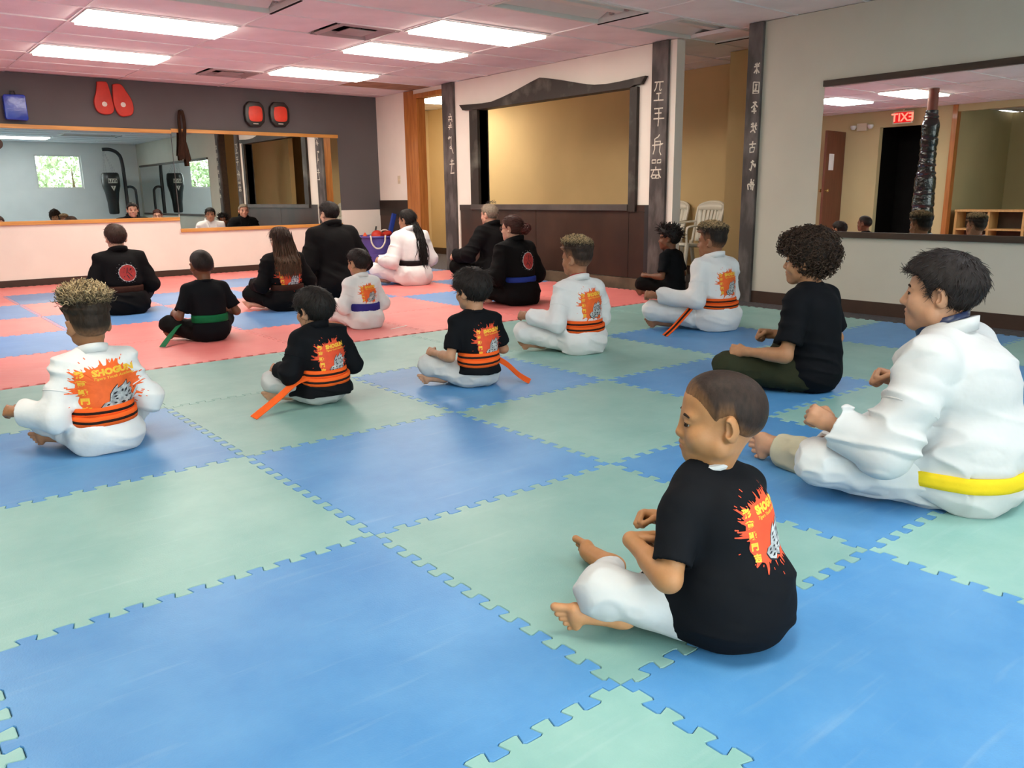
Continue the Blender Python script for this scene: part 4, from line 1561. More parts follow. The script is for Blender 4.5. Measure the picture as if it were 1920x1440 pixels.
    for s in (-1, 1):
        h, R = foot[s]
        pr = foot_prims(h, R, fs)+[rc(ank[s], lerp(ank[s], K[s], 0.55), 0.036*bs, 0.046*bs, 0.02*bs), FLOOR_CUT]
        v, f = solid(pr, hN)
        c = np.tile(skin, (len(v), 1))
        n = (v-h) @ R[:, 2]/fs
        c = c*(1-0.0)+0
        sole = np.clip((-n+0.004)/0.012, 0, 1)[:, None]*np.clip(1.2-np.linalg.norm(v-h, axis=1, keepdims=True)/(0.27*fs), 0, 1)
        sc = np.array([min(0.72, skin[0]*1.25+0.10), min(0.5, skin[1]*1.3+0.055), min(0.4, skin[2]*1.3+0.045)])
        cols.append(c*(1-sole*0.75)+sc*sole*0.75)
        parts.append((v, f))
    inner = torso(-0.016)
    for s in (-1, 1):
        inner += [rc(hip[s], K[s], 0.070*bs, 0.048*bs, 0.03), rc(K[s], ank[s], 0.046*bs, 0.034*bs, 0.02)]
    v, f = solid(inner+[FLOOR_CUT], 0.016)
    parts.append((v, f))
    cols.append(np.tile(skin, (len(v), 1)))
    V, F = merge(parts)
    me = mesh_np('person', V, F)
    set_col(me, np.concatenate(cols))
    body = link('person', me, M_SKIN, None, True)
    body.location = (x0, y0, 0)
    body.rotation_euler = (0, 0, g('yaw', 0.0))
    tag(body, sp['label'], 'person')

    # eyes and brows
    if g('face', True):
        for s in (-1, 1):
            e = MB()
            e.sphere((0, 0, 0), 0.0125*Hs, 14)
            eo = e.build('eye', M_EYEW, body, smooth=True)
            eo.location = H.P(s*0.031, 0.0745, 0.003)
            eo['label'] = 'eyeball'
            gz = unit(H.R @ np.array(g('gaze', (0, 1, 0)), float))
            ir = MB().sphere((0, 0, 0), 0.0066*Hs, 12).build('iris', M_IRIS, eo, smooth=True)
            ir.location = Vector(gz*0.0072*Hs)
            # lids: upper and lower rims
            ld = MB()
            for zz, sg in ((0.0045, 1), (-0.0035, -1)):
                pts = [H.P(s*(0.031+0.0145*a), 0.0885-0.0050*a*a, 0.003+zz*(1-a*a)+0.0005*sg) for a in np.linspace(-1, 1, 7)]
                ld.tube([tuple(p) for p in pts], 0.0021*Hs, 6)
            lo_ = ld.build('eyelid', M_BROW, body, smooth=True)
            br = MB()
            pts = [H.P(s*(0.031+0.020*a), 0.0885-0.008*(a*s if False else abs(a))*1.0, 0.0235+0.004*(1-a*a)) for a in np.linspace(-1, 1, 7)]
            br.tube([tuple(p) for p in pts], [0.0022*Hs, 0.0032*Hs, 0.0036*Hs, 0.0036*Hs, 0.0034*Hs, 0.003*Hs, 0.0018*Hs], 6)
            br.build('eyebrow', M_BROW, body, smooth=True)

    # ---------------- trousers
    pm = sp['pants']
    po = g('pfull', 1.0)
    tro = torso(-0.004)[:2 if not belly else 2]
    legs = []
    for s in (-1, 1):
        end = lerp(K[s], ank[s], g('pleg', 0.80))
        legs.append(tubefn([hip[s], K[s], end], [0.100*bs*W**0.5*po, 0.080*bs*po, 0.060*bs*po], 0.045*bs, True, 0.03*bs, max(0.008*bs, 2.0*hC)))
    amp = g('fold', 1.0)

    def fold_p(x, y, z):
        n = vnoise(x*13/bs**0.5, y*13/bs**0.5, z*19/bs**0.5, seed)
        n2 = vnoise(x*34, y*34, z*40, seed+5)
        return -amp*(0.017*np.maximum(0.45-np.abs(n), 0)*bs**0.5+0.0015*n2)
    V, F = solid(tro+legs+[zcut(0.30*bs, 0, False), FLOOR_CUT], hC, disp=fold_p)
    me = mesh_np('trousers', V, F)
    link('trousers', me, pm, body, True)

    # ---------------- top
    gi = sp['top'] == 'gi'
    tm = sp['topm']
    off = 0.020 if gi else 0.013
    tt = torso(off*bs**0.5+0.002)
    tops = list(tt)
    if gi:
        for s in (-1, 1):
            fl = g('flare', 1.0)
            tops.append(rc(A(s*0.055*W, -0.025, 0.10), A(s*0.105*W, 0.10, 0.095), ((0.128*D+0.022)*bs)*g('skirt', 1.0), 0.128*bs*W**0.4*g('skirt', 1.0), 0.06*bs))
            tops.append(tubefn([S[s], E[s], lerp(E[s], Wr[s], g('cuff', 0.90))], [0.072*bs*fl, 0.070*bs*fl, 0.064*bs*fl], 0.045*bs, True, 0.05*bs, max(0.008*bs, 2.0*hC)))
    else:
        for s in (-1, 1):
            tl = g('sleeve', 0.78)
            sl = g('sleever', 1.0)
            tops.append(tubefn([S[s], lerp(S[s], E[s], tl)], [0.062*bs*sl, 0.066*bs*sl], 0.035*bs, True, 0.04*bs, max(0.006*bs, 2.0*hC)))
        if g('drape', 0):
            dr = g('drape')
            tops.append(el(A(0, -0.01, 0.13), bs*np.array([0.185*W+dr, 0.145*D+dr, 0.15]), None, 0.06*bs))
    if g('lap'):
        lx, ly, lz, ra_, rb_, rc_ = sp['lap']
        tops.append(el(Q((lx, ly, lz)), bs*np.array([ra_, rb_, rc_]), None, 0.08*bs))
    waist = g('belt_z', None)

    def fold_t(x, y, z):
        q = bs**0.5
        n = vnoise(x*6/q+y*3, y*6/q, z*15/q+x*5, seed+11)
        n2 = vnoise(x*13/q, y*13/q, z*13/q, seed+12)
        r = 0.5-np.abs(n)
        m = np.exp(-((z/bs-0.22)/0.13)**2)
        arm = np.clip((np.abs(x)/bs-0.17*W)/0.05, 0, 1)
        back = np.clip((-y/bs-0.02)/0.05, 0, 1)*np.exp(-((z/bs-0.38)/0.10)**2)
        k = (0.35+0.8*m*(1-arm)+0.60*arm)*(1-0.75*back)
        d = -amp*(0.034 if gi else 0.020)*q*k*np.maximum(r+0.3*n2-0.05, 0)
        if waist:
            d = d*(1-0.8*np.exp(-((z/bs-waist)/0.05)**2))+0.012*q*np.exp(-((z/bs-waist)/0.035)**2)*(arm < 0.2)
        return d
    cuts = [FLOOR_CUT]
    hem = g('hem', (0.045, 0.55) if gi else None)
    if hem is not None:
        cuts.append(zcut(hem[0]*bs, hem[1], True))
    neckcut = rc(A(0, 0.01, 0.60), H.P(0, -0.01, -0.04), nr*1.16*(bs*0.5+Hs*0.5), nr*1.22*(bs*0.4+Hs*0.6), 0.004, 's')
    V, F = solid(tops+[neckcut]+cuts, hC, disp=fold_t)
    tname = 'jacket' if gi else 'shirt'
    me = mesh_np(tname, V, F)
    top = link(tname, me, tm, body, True)
    bvh = BVHTree.FromPolygons([tuple(v) for v in V], [tuple(int(i) for i in f) for f in F])
    tbelt = tt+([p for p in tops[len(tt):] if p['t'] == 'rc'] if gi else [])

    def surf_xy(th, z, base=None, cx=0.0):
        """outermost radius of the torso garment at height z in direction th"""
        c0 = np.array([cx, bs*(yo(z/bs)), z])
        d = np.array([math.cos(th), math.sin(th), 0])
        r = np.linspace(0.45*bs, 0.02, 120)
        P = c0+r[:, None]*d
        v = sd(tbelt, P)+np.minimum(fold_t(P[:, 0], P[:, 1], P[:, 2]), 0)
        i = np.argmax(v < 0)
        return c0+d*r[i], d

    # sleeve seams
    if gi and dist < 7:
        for s in (-1, 1):
            c_ = lerp(S[s], E[s], 0.50)
            ax = unit(E[s]-S[s])
            u_ = unit(np.cross(ax, [0, 1, 0.2]))
            w_ = np.cross(ax, u_)
            ring = []
            for w in np.linspace(0, 2*math.pi, 29)[:-1]:
                d = math.cos(w)*u_+math.sin(w)*w_
                hit = bvh.ray_cast(Vector(c_+d*0.25*bs), Vector(-d))[0]
                if hit is None or (Vector(c_)-hit).length > 0.10*bs:
                    hit = Vector(c_+d*0.070*bs)
                ring.append(tuple(hit))
            MB().tube(ring, 0.0028, 6, closed=True).build('sleeve_seam', tm, top, smooth=True)
    # ---------------- collar
    nw = (bs*0.5+Hs*0.5)
    if gi:
        zc = 0.592
        kx = g('collarw', 1.0)
        P = [(0.02, 0.150*D, 0.36), (-0.055, 0.125*D, 0.47), (-0.080*kx, 0.055, 0.572), (-0.078*kx, -0.018, 0.612), (-0.046, -0.070, 0.632), (0, -0.084, 0.637),
             (0.046, -0.070, 0.632), (0.078*kx, -0.018, 0.612), (0.080*kx, 0.055, 0.572), (0.055, 0.125*D, 0.47), (-0.02, 0.155*D, 0.36)]
        pts = smooth_path([A(a, b*1.0, min(c, 0.549))+np.array([0, 0, (c-min(c, 0.549))*bs]) for a, b, c in P], 41)
        up = np.array([0, 0, 1.0])

        def wd(i):
            p = pts[i]-A(0, 0, 0.50)
            return up*1.0+np.array([p[0], p[1], 0])*(-0.8)/bs*0.4
        v, f = ribbon(pts, wd, 0.046*bs**0.6, 0.014*bs**0.5)
        mec = bpy.data.meshes.new('collar')
        mec.from_pydata([tuple(q) for q in v], [], f)
        link('collar', mec, g('collarm', tm), top, True)
    else:
        P = []
        r1, r2 = nr*1.20*nw, nr*1.22*nw
        for k in range(24):
            w = 2*math.pi*k/24
            P.append(tuple(A(0, 0.008, 0.548)+np.array([r1*math.cos(w), r2*math.sin(w), (0.040-0.022*math.sin(w))*bs])))
        MB().tube(P, 0.011*bs**0.5, 8, closed=True, flat=1.0, up=(0, 0, 1)).build('neckband', g('neckm', tm), top, smooth=True)
    if g('inner_collar'):
        mm, zz = sp['inner_collar'][:2]
        hh_ = sp['inner_collar'][2] if len(sp['inner_collar']) > 2 else 0
        P = []
        for k in range(24):
            w = 2*math.pi*k/24
            P.append(tuple(A(0, 0.008, 0.548)+np.array([nr*1.12*nw*math.cos(w), nr*1.14*nw*math.sin(w), (zz-0.02*math.sin(w))*bs])))
        if hh_:
            c_ = A(0, 0.008, 0.548)
            q_ = []
            for k in range(25):
                w = 2*math.pi*k/24
                f_ = 0.5+0.5*math.sin(w)
                q_.append(c_+np.array([nr*(1.18)*nw*math.cos(w), nr*(1.16+0.75*f_)*nw*math.sin(w), (zz-0.055*f_)*bs]))
            v, f = ribbon(q_, lambda i: np.array([0.0, 0.35*max(0, math.sin(2*math.pi*i/24)), 1.0]), lambda i: hh_*(0.55+0.45*max(0, math.sin(2*math.pi*i/24))), 0.004)
            mec = bpy.data.meshes.new('undershirt_collar')
            mec.from_pydata([tuple(q) for q in v], [], f)
            link('undershirt_collar', mec, mm, body, True)
        else:
            MB().tube(P, 0.010*bs**0.5, 8, closed=True, up=(0, 0, 1)).build('undershirt_collar', mm, body, smooth=True)

    # ---------------- belt
    bt = g('belt')
    if bt:
        for wi, wrap in enumerate(bt.get('wraps', [(0, 0, 0)])):
            dz, tl, ph = wrap
            n = 72
            rows = bt.get('rows', [(-1, 0.0), (-0.92, 1), (-0.3, 1.1), (0.3, 1.1), (0.92, 1), (1, 0.0)])
            hw = bt['w']/2
            V, F, MI = [], [], []
            for k in range(n):
                th = 2*math.pi*k/n
                zc = waist*bs+dz+tl*math.sin(th+ph)+bt.get('tiltx', 0)*math.cos(th)
                p, d = surf_xy(th, zc)
                dv = np.array([d[0], d[1], 0])
                for a, b in rows:
                    q, _ = p, d
                    V.append(p+dv*(0.003+0.0055*min(b, 1.1)+0.004*wi)+np.array([0, 0, a*hw])+dv*(-0.010 if b == 0 else 0)-dv*0.002*(1+math.sin(3*th+ph)))
            m = len(rows)
            for k in range(n):
                k2 = (k+1) % n
                for j in range(m-1):
                    F.append((k*m+j, k2*m+j, k2*m+j+1, k*m+j+1))
                    MI.append(1 if (len(bt['m']) > 1 and j == m//2-1) else 0)
            meb = bpy.data.meshes.new('belt')
            meb.from_pydata([tuple(q) for q in V], [], F)
            meb.polygons.foreach_set('material_index', MI)
            for q in bt['m']:
                meb.materials.append(q)
            bo = link('belt', meb, None, top, True)
            md = bo.modifiers.new('thick', 'SOLIDIFY')
            md.thickness = 0.003
            md.offset = 1
        # knot in front
        pk, dk = surf_xy(math.pi/2, waist*bs)
        kb = MB()
        kb.sphere((0, 0, 0), 0.02, 10, rad=(0.026*bs**0.5, 0.018*bs**0.5, 0.020*bs**0.5))
        ko = kb.build('belt_knot', bt['m'][0], top, smooth=True)
        ko.location = pk+np.array([0, 0.012, 0])
        for e in bt.get('ends', []):
            pts = smooth_path([np.array(q) for q in e['pts']], 16)
            w = e.get('w', bt['w'])
            wv = e.get('wdir', (0, 0, 1))
            v, f = ribbon(pts, wv, w, 0.004)
            mee = bpy.data.meshes.new('belt_end')
            mee.from_pydata([tuple(q) for q in v], [], f)
            link('belt_end', mee, e.get('m', bt['m'][0]), top)
            if len(bt['m']) > 1 and e.get('stripe', True):
                v, f = ribbon(pts, wv, w*0.36, 0.0056)
                mee = bpy.data.meshes.new('belt_stripe')
                mee.from_pydata([tuple(q) for q in v], [], f)
                link('belt_stripe', mee, bt['m'][1], top)

    # ---------------- printed back
    pr = g('print')
    if pr:
        art = ART_ROUND if pr.get('round') else ART_CLUB
        ms = [pr.get('red', M_PR_RED), M_PR_YEL, M_PR_WHITE, M_PR_BLK]
        o = decal('back_print', art, bvh, pr['c'][0]*bs, pr['c'][1]*bs, pr['s'][0], pr['s'][1], ms, top, pr.get('tilt', 0))
        o['label'] = pr.get('label', 'red splash print with yellow lettering and a striped cat head')

    if g('glasses'):
        sc_ = MB()
        for s in (-1, 1):
            sc_.tube([tuple(H.P(s*(0.033+0.024*math.cos(w)), 0.103-0.006*abs(math.cos(w)), 0.002+0.019*math.sin(w))) for w in np.linspace(0, 2*math.pi, 19)[:-1]], 0.0022*Hs, 6, closed=True)
            sc_.tube([tuple(H.P(s*0.057, 0.096, 0.008)), tuple(H.P(s*0.078, 0.05, 0.010)), tuple(H.P(s*0.086, -0.01, 0.012))], 0.0022*Hs, 6)
        sc_.tube([tuple(H.P(-0.010, 0.104, 0.006)), tuple(H.P(0, 0.107, 0.009)), tuple(H.P(0.010, 0.104, 0.006))], 0.002*Hs, 6)
        sc_.build('spectacles', M_GLASSF, body, smooth=True)
    if g('shin_cuff'):
        a_, b_ = foot[1][0]-foot[1][1][:, 0]*0.07*fs, foot[1][0]+foot[1][1][:, 0]*0.085*fs
        V, F = solid([tubefn([a_, b_], [0.080*bs*po, 0.064*bs*po], 0.0, True, 0.05*bs, 2.0*hC), FLOOR_CUT], hC, disp=fold_p)
        link('rolled_cuff', mesh_np('rolled_cuff', V, F), M_CUFF, body, True)['label'] = 'khaki inside of the rolled trouser leg'
    sp['_'] = dict(H=H, bs=bs, body=body, bvh=bvh, dist=dist, top=top, A=A, hN=hN, V=me)
    hair_for(sp, H, body, dist)
    for ex in g('extra', []):
        ex(sp)
    return body


def hair_mesh(name, parts, cols, body, strand=False):
    V, F = merge(parts)
    me = mesh_np(name, V, F)
    set_col(me, np.concatenate(cols))
    return link(name, me, M_HAIRS if strand else M_HAIR, body, not strand)


def add_strands(V, N, H, n, L, rad, flow, seed, K=6, lift=0.25, wob=0.25):
    """short hair lying along flow(X,Y,Z) on the shell"""
    r = np.random.default_rng(seed)
    i = r.integers(0, len(V), n)
    P, Nn = V[i], N[i]
    X, Y, Z = H.inv(P[:, 0], P[:, 1], P[:, 2])
    f = flow(X, Y, Z) @ H.R.T
    f = f-Nn*(np.sum(f*Nn, 1, keepdims=True))
    f /= np.maximum(np.linalg.norm(f, axis=1, keepdims=True), 1e-6)
    f = f+wob*r.normal(size=f.shape)+lift*Nn
    f /= np.linalg.norm(f, axis=1, keepdims=True)
    l = L*r.uniform(0.6, 1.3, n)*H.s
    t = np.linspace(0, 1, K)
    curve = -Nn*0.35
    path = P[:, None]-Nn[:, None]*0.001+l[:, None, None]*(f[:, None]*t[None, :, None]+curve[:, None]*(t[None, :, None]**2)*0.5)
    return strands(path, rad*H.s*np.linspace(1, 0.25, K))


def crown_flow(X, Y, Z):
    """whorl at the crown, hair falls outwards and forwards"""
    d = np.stack([X*1.0, (Y+0.055)*1.0, -np.ones_like(X)*0.03-np.abs(Z-0.11)*0.6], 1)
    return d


def hair_for(sp, H, body, dist):
    st = sp['hair']
    kind = st['k']
    c = np.array(st.get('c', (0.018, 0.012, 0.010)))
    s = H.s
    hh = (0.0034 if dist < 2.6 else 0.0045 if dist < 4.6 else 0.006 if dist < 6.6 else 0.008)
    far = dist > 6.6
    seed = sp.get('seed', 1)
    dens = 1.0 if dist < 4.6 else 0.6 if dist < 6.6 else 0.35
    parts, cols = [], []

    def shell(th, line, **kw):
        V, F = solid([hair_shell(H, th, line, **kw)], hh)
        return V, F, vnormals(V, F)

    if kind == 'buzz':
        V, F, N = shell(lambda X, Y, Z: -0.0008+0.0062*np.clip((Z-np.interp(Y, HL_Y, HL_SHORT))/0.035, 0, 1)+0*X, HL_SHORT, noise=0.0006, nscale=300, seed=seed, line_noise=0.006)
        skin = np.array(sp['skin'])
        X, Y, Z = H.inv(V[:, 0], V[:, 1], V[:, 2])
        zl = np.interp(Y, HL_Y, HL_SHORT)
        m = np.clip((Z-zl)/st.get('fade', 0.05), 0, 1)[:, None]
        cols.append(c*m+(c*0.55+skin*0.45)*(1-m))
        parts.append((V, F))
        hair_mesh('hair', parts, cols, body)
        return
    if kind in ('short', 'mop', 'side'):
        t0 = st.get('t', 0.012)
        line = HL_MOP if kind == 'mop' else HL_SHORT
        V, F, N = shell(lambda X, Y, Z: t0*(0.35+0.65*np.clip((Z+0.03)/0.07, 0, 1))+0.004*np.clip(Y/0.08, 0, 1), line,
                        clear_ear=kind != 'mop' or st.get('ear', False), noise=0.0022, nscale=70, seed=seed)
        cols.append(np.tile(c, (len(V), 1)))
        parts.append((V, F))
        hair_mesh('hair', parts, cols, body)
        n = int(1500*dens)
        v, f = add_strands(V, N, H, n, 0.032 if kind == 'mop' else 0.026, 0.0016 if not far else 0.0022, crown_flow, seed, lift=0.10 if kind == 'mop' else 0.14)
        hair_mesh('hair_strands', [(v, f)], [np.tile(c*1.5, (len(v), 1))], body, True)
        return
    if kind == 'fadecurl':
        skin = np.array(sp['skin'])
        hgt = st.get('h', 0.024)

        def th(X, Y, Z):
            return 0.003+hgt*np.clip((Z-0.055)/0.04, 0, 1)+0.010*np.clip((Y-0.02)/0.06, 0, 1)*np.clip((Z-0.06)/0.03, 0, 1)+0.006*np.clip((Z-0.01)/0.05, 0, 1)
        V, F, N = shell(th, HL_SHORT, noise=0.0045, nscale=75, seed=seed, line_noise=0.006, clampx=0.085)
        X, Y, Z = H.inv(V[:, 0], V[:, 1], V[:, 2])
        zl = np.interp(Y, HL_Y, HL_SHORT)
        m = np.clip((Z-zl)/0.060, 0, 1)[:, None]**1.3
        bl = np.array(st.get('tip', (0.78, 0.57, 0.32)))
        bm_ = np.clip((Z-st.get('bz', 0.112))/0.03+0.35*vnoise(X*80, Y*80, Z*80, seed), 0, 1)[:, None]*0.8
        col = c*m+(c*0.35+skin*0.65)*(1-m)
        parts.append((V, F))
        cols.append(col*(1-bm_)+bl*0.55*bm_)
        hair_mesh('hair', parts, cols, body)
        topm = np.nonzero(Z > 0.085)[0]
        r = np.random.default_rng(seed)
        n = int(1700*dens)
        i = r.choice(topm, n)
        Pn, Nn = V[i]-N[i]*0.008*s, N[i]*0.3+(H.R @ np.array([0, 0.12, 0.75]))
        Nn /= np.linalg.norm(Nn, axis=1, keepdims=True)
        K = 11
        path = curls(Pn, Nn, st.get('len', 0.022)*s, 0.0046*s, 1.9, K, seed)
        v, f = strands(path, np.full(K, 0.0015*s))
        k = len(v)//n
        tt = np.tile(np.repeat(np.linspace(0, 1, K), 3), n)[:, None]
        zz = np.repeat(np.clip((Z[i]-st.get('bz', 0.112)+0.03)/0.04, 0.0, 1), k)[:, None]
        mix = np.clip((tt-0.10)/0.35, 0, 1)*np.repeat(r.choice([0.25, 1.0, 1.0], n), k)[:, None]*zz
        hair_mesh('bleached_curls', [(v, f)], [c*(1-mix)+bl*mix], body, True)['label'] = 'bleached blond curls on top'
        return
    if kind == 'afro':
        V, F, N = shell(lambda X, Y, Z: (0.014+0.046*np.clip((Z+0.06)/0.17, 0, 1))*(1-0.45*np.clip(np.abs(X)/0.08, 0, 1))+0.004*np.clip(-Y/0.08, 0, 1)*np.clip((Z+0.12)/0.05, 0, 1), HL_AFRO,
                        clear_ear=False, noise=0.007, nscale=38, seed=seed, extra=0.09)
        parts.append((V, F))
        cols.append(np.tile(c*0.7, (len(V), 1)))
        hair_mesh('hair', parts, cols, body)
        r = np.random.default_rng(seed)
        n = int(1500*dens)
        i = r.integers(0, len(V), n)
        Nn = N[i]+np.array([0, 0, -0.35])
        Nn /= np.linalg.norm(Nn, axis=1, keepdims=True)
        K = 16
        path = curls(V[i]-N[i]*0.014, Nn, 0.032*s, 0.0085*s, 2.0, K, seed, 0.012)
        v, f = strands(path, np.full(K, 0.0021*s))
        hair_mesh('curls', [(v, f)], [np.tile(np.array(st.get('c2', c*2.2)), (len(v), 1))], body, True)
        return
    if kind == 'twists':
        V, F, N = shell(lambda X, Y, Z: 0.012+0.02*np.clip((Z-0.0)/0.1, 0, 1)+0*X, HL_SHORT, noise=0.005, nscale=60, seed=seed, extra=0.08)
        parts.append((V, F))
        cols.append(np.tile(c, (len(V), 1)))
        hair_mesh('hair', parts, cols, body)
        r = np.random.default_rng(seed)
        X, Y, Z = H.inv(V[:, 0], V[:, 1], V[:, 2])
        up = np.nonzero(Z > 0.02)[0]
        n = 170
        i = r.choice(up, n)
        K = 6
        t = np.linspace(0, 1, K)[None, :, None]
        d = N[i]+0.30*r.normal(size=(n, 3))+np.array([0, -0.15, 0.15])
        d /= np.linalg.norm(d, axis=1, keepdims=True)
        l = (0.045*s*r.uniform(0.7, 1.3, n))[:, None, None]
        path = V[i][:, None]-N[i][:, None]*0.008+d[:, None]*l*t+0.008*s*t*t*r.normal(size=(n, 1, 3))
        v, f = strands(path, 0.006*s*np.linspace(1, 0.35, K), 5)
        hair_mesh('twists', [(v, f)], [np.tile(c*1.3, (len(v), 1))], body, True)
        return
    # long styles: covering shell plus a falling mass
    V, F, N = shell(lambda X, Y, Z: 0.010+0.004*np.clip(Z/0.1, 0, 1)+0*X, HL_LONG, clear_ear=kind != 'long', noise=0.0015, nscale=80, seed=seed)
    parts.append((V, F))
    cols.append(np.tile(c, (len(V), 1)))
    A, bs = sp['_']['A'], sp['_']['bs']
    bvh = sp['_']['bvh']
    r = np.random.default_rng(seed)
    hair_mesh('hair', parts, cols, body)

    def bundle(P0, P1, P2, P3, n, rad, K, wave, spread0, spread1, col, colt=None):
        """strands along a bezier, fanning from spread0 to spread1; kept outside the garment"""
        t = np.linspace(0, 1, K)[None, :, None]
        u0 = r.normal(size=(n, 1, 3))*np.array(spread0)
        u1 = r.normal(size=(n, 1, 3))*np.array(spread1)
        B = ((1-t)**3)*P0+3*((1-t)**2)*t*P1+3*(1-t)*t*t*P2+(t**3)*P3
        tl = r.uniform(0.75, 1.0, n)[:, None, None]
        path = B*1.0+u0*(1-t)+u1*t
        path[..., 2] = path[:, :1, 2]*(1-tl[:, 0])+path[..., 2]*tl[:, 0]
        ph = r.uniform(0, 6.28, (n, 1, 1))
        wv = wave*t*np.sin(2*math.pi*2.6*t+ph)
        path = path+wv*np.array([1, 0.5, 0])
        for a in range(n):
            for b in range(K):
                q = Vector(path[a, b])
                hit, nor, _, _ = bvh.ray_cast(Vector((q.x, -1.5, q.z)), Vector((0, 1, 0)))
                if hit is not None and path[a, b, 1] > hit.y-0.006:
                    path[a, b, 1] = hit.y-0.006-0.012*abs(float(u0[a, 0, 1]))/max(spread0[1], 1e-6)*0.6
        v, f = strands(path, rad*np.concatenate([np.linspace(0.7, 1, K//2), np.linspace(1, 0.4, K-K//2)]), 4)
        cc = np.tile(col, (len(v), 1))
        if colt is not None:
            tt = np.tile(np.repeat(np.linspace(0, 1, K), 4), n)[:, None]
            cc = cc*(1-tt)+np.array(colt)*tt
        return v, f, cc
    P = H.P
    if kind == 'long':
        ps = []
        for sx in (-1, -0.6, -0.2, 0.2, 0.6, 1):
            a = P(sx*0.062, -0.06-0.035*(1-abs(sx)), 0.06)
            e = np.array([sx*0.105*bs, a[1]-0.08*bs, st.get('z', 0.30)*bs])
            m1 = P(sx*0.085, -0.085-0.03*(1-abs(sx)), -0.04)
            m2 = np.array([sx*0.115*bs, a[1]-0.07*bs, 0.50*bs])
            ps.append(bundle(a, m1, m2, e, 70, 0.0042, 12, 0.006, (0.012, 0.008, 0.02), (0.022*bs, 0.012, 0.02), c, st.get('tip')))
        Vv, Ff = merge([(p[0], p[1]) for p in ps])
        hair_mesh('long_hair', [(Vv, Ff)], [np.concatenate([p[2] for p in ps])], body, True)
    if kind == 'ponytail':
        a = P(0, -0.095, -0.03)
        e = np.array([st.get('x', 0.05)*bs, a[1]-0.10*bs, st.get('z', 0.24)*bs])
        v, f, cc = bundle(a, a+np.array([0.02, -0.07, -0.02])*s, np.array([0.06*bs, a[1]-0.10*bs, 0.46*bs]), e, 260, 0.0050, 14, 0.016, (0.016, 0.012, 0.010), (0.036*bs, 0.020, 0.02), c)
        hair_mesh('ponytail', [(v, f)], [cc], body, True)
        tie = MB()
        tie.tube([tuple(P(0.024*math.cos(w), -0.100+0.004*math.sin(w), -0.030+0.022*math.sin(w))) for w in np.linspace(0, 6.28, 13)[:-1]], 0.006*s, 6, closed=True)
        tie.build('hair_tie', M_BLACKB, body, smooth=True)
    if kind == 'bun':
        K = 15
        n = 230
        cc0 = P(st.get('x', 0.03), -0.122, 0.002)
        th = np.linspace(0, 2*math.pi, K)[None, :]
        ph = r.uniform(0, 6.28, (n, 1))
        rr = 0.040*s*r.uniform(0.4, 1.15, (n, 1))
        ax = r.normal(size=(n, 3))*0.5+np.array([0, 1.0, 0])
        ax /= np.linalg.norm(ax, axis=1, keepdims=True)
        u = np.cross(ax, np.array([0, 0, 1.0]))
        u /= np.linalg.norm(u, axis=1, keepdims=True)
        w = np.cross(ax, u)
        arc = 0.75
        path = cc0+ax[:, None]*0.014*s*r.normal(size=(n, 1, 1))+rr[..., None]*(np.cos(arc*th+ph)[..., None]*u[:, None]*1.25+np.sin(arc*th+ph)[..., None]*w[:, None])
        v, f = strands(path, np.full(K, 0.0042*s), 4)
        hair_mesh('hair_bun', [(v, f)], [np.tile(np.array(st.get('bc', c*1.6)), (len(v), 1))], body, True)
        v, f = add_strands(V, N, H, 600, 0.06, 0.002, lambda X, Y, Z: np.stack([-X*0.6, -0.12-Y*0.3, 0.02-Z*0.6], 1), seed, lift=0.03, wob=0.12)
        hair_mesh('hair_strands', [(v, f)], [np.tile(c*1.5, (len(v), 1))], body, True)
    if kind in ('long', 'ponytail'):
        v, f = add_strands(V, N, H, 700, 0.07, 0.002, lambda X, Y, Z: np.stack([X*(1 if kind == 'long' else -0.3), (Y*0.6-0.05), -0.10+0*X], 1), seed, lift=0.03, wob=0.08)
        hair_mesh('hair_strands', [(v, f)], [np.tile(c*1.5, (len(v), 1))], body, True)
M_PR_DKRED = mat('patch_red', (0.40, 0.045, 0.04), 0.7, 0.2, var=0.12, vscale=30)
# ================================================================== the seventeen people
DARK = (0.155, 0.062, 0.030)
MID = (0.30, 0.125, 0.062)
TANS = (0.44, 0.22, 0.125)
FAIR = (0.58, 0.33, 0.23)
OBELT = dict(w=0.036, m=[M_ORANGE, M_BSTRIPE], wraps=[(0.014, 0.004, 0.5), (-0.012, 0.012, 0.3)])


def ob(pts, wd, w=0.042, a=0.0, **k):
    R_ = rot(a)
    pts, wd = [tuple(R_ @ np.array(p, float)) for p in pts], tuple(R_ @ np.array(wd, float))
    return dict(OBELT, ends=[dict(pts=pts, wdir=wd, w=w, **k)])


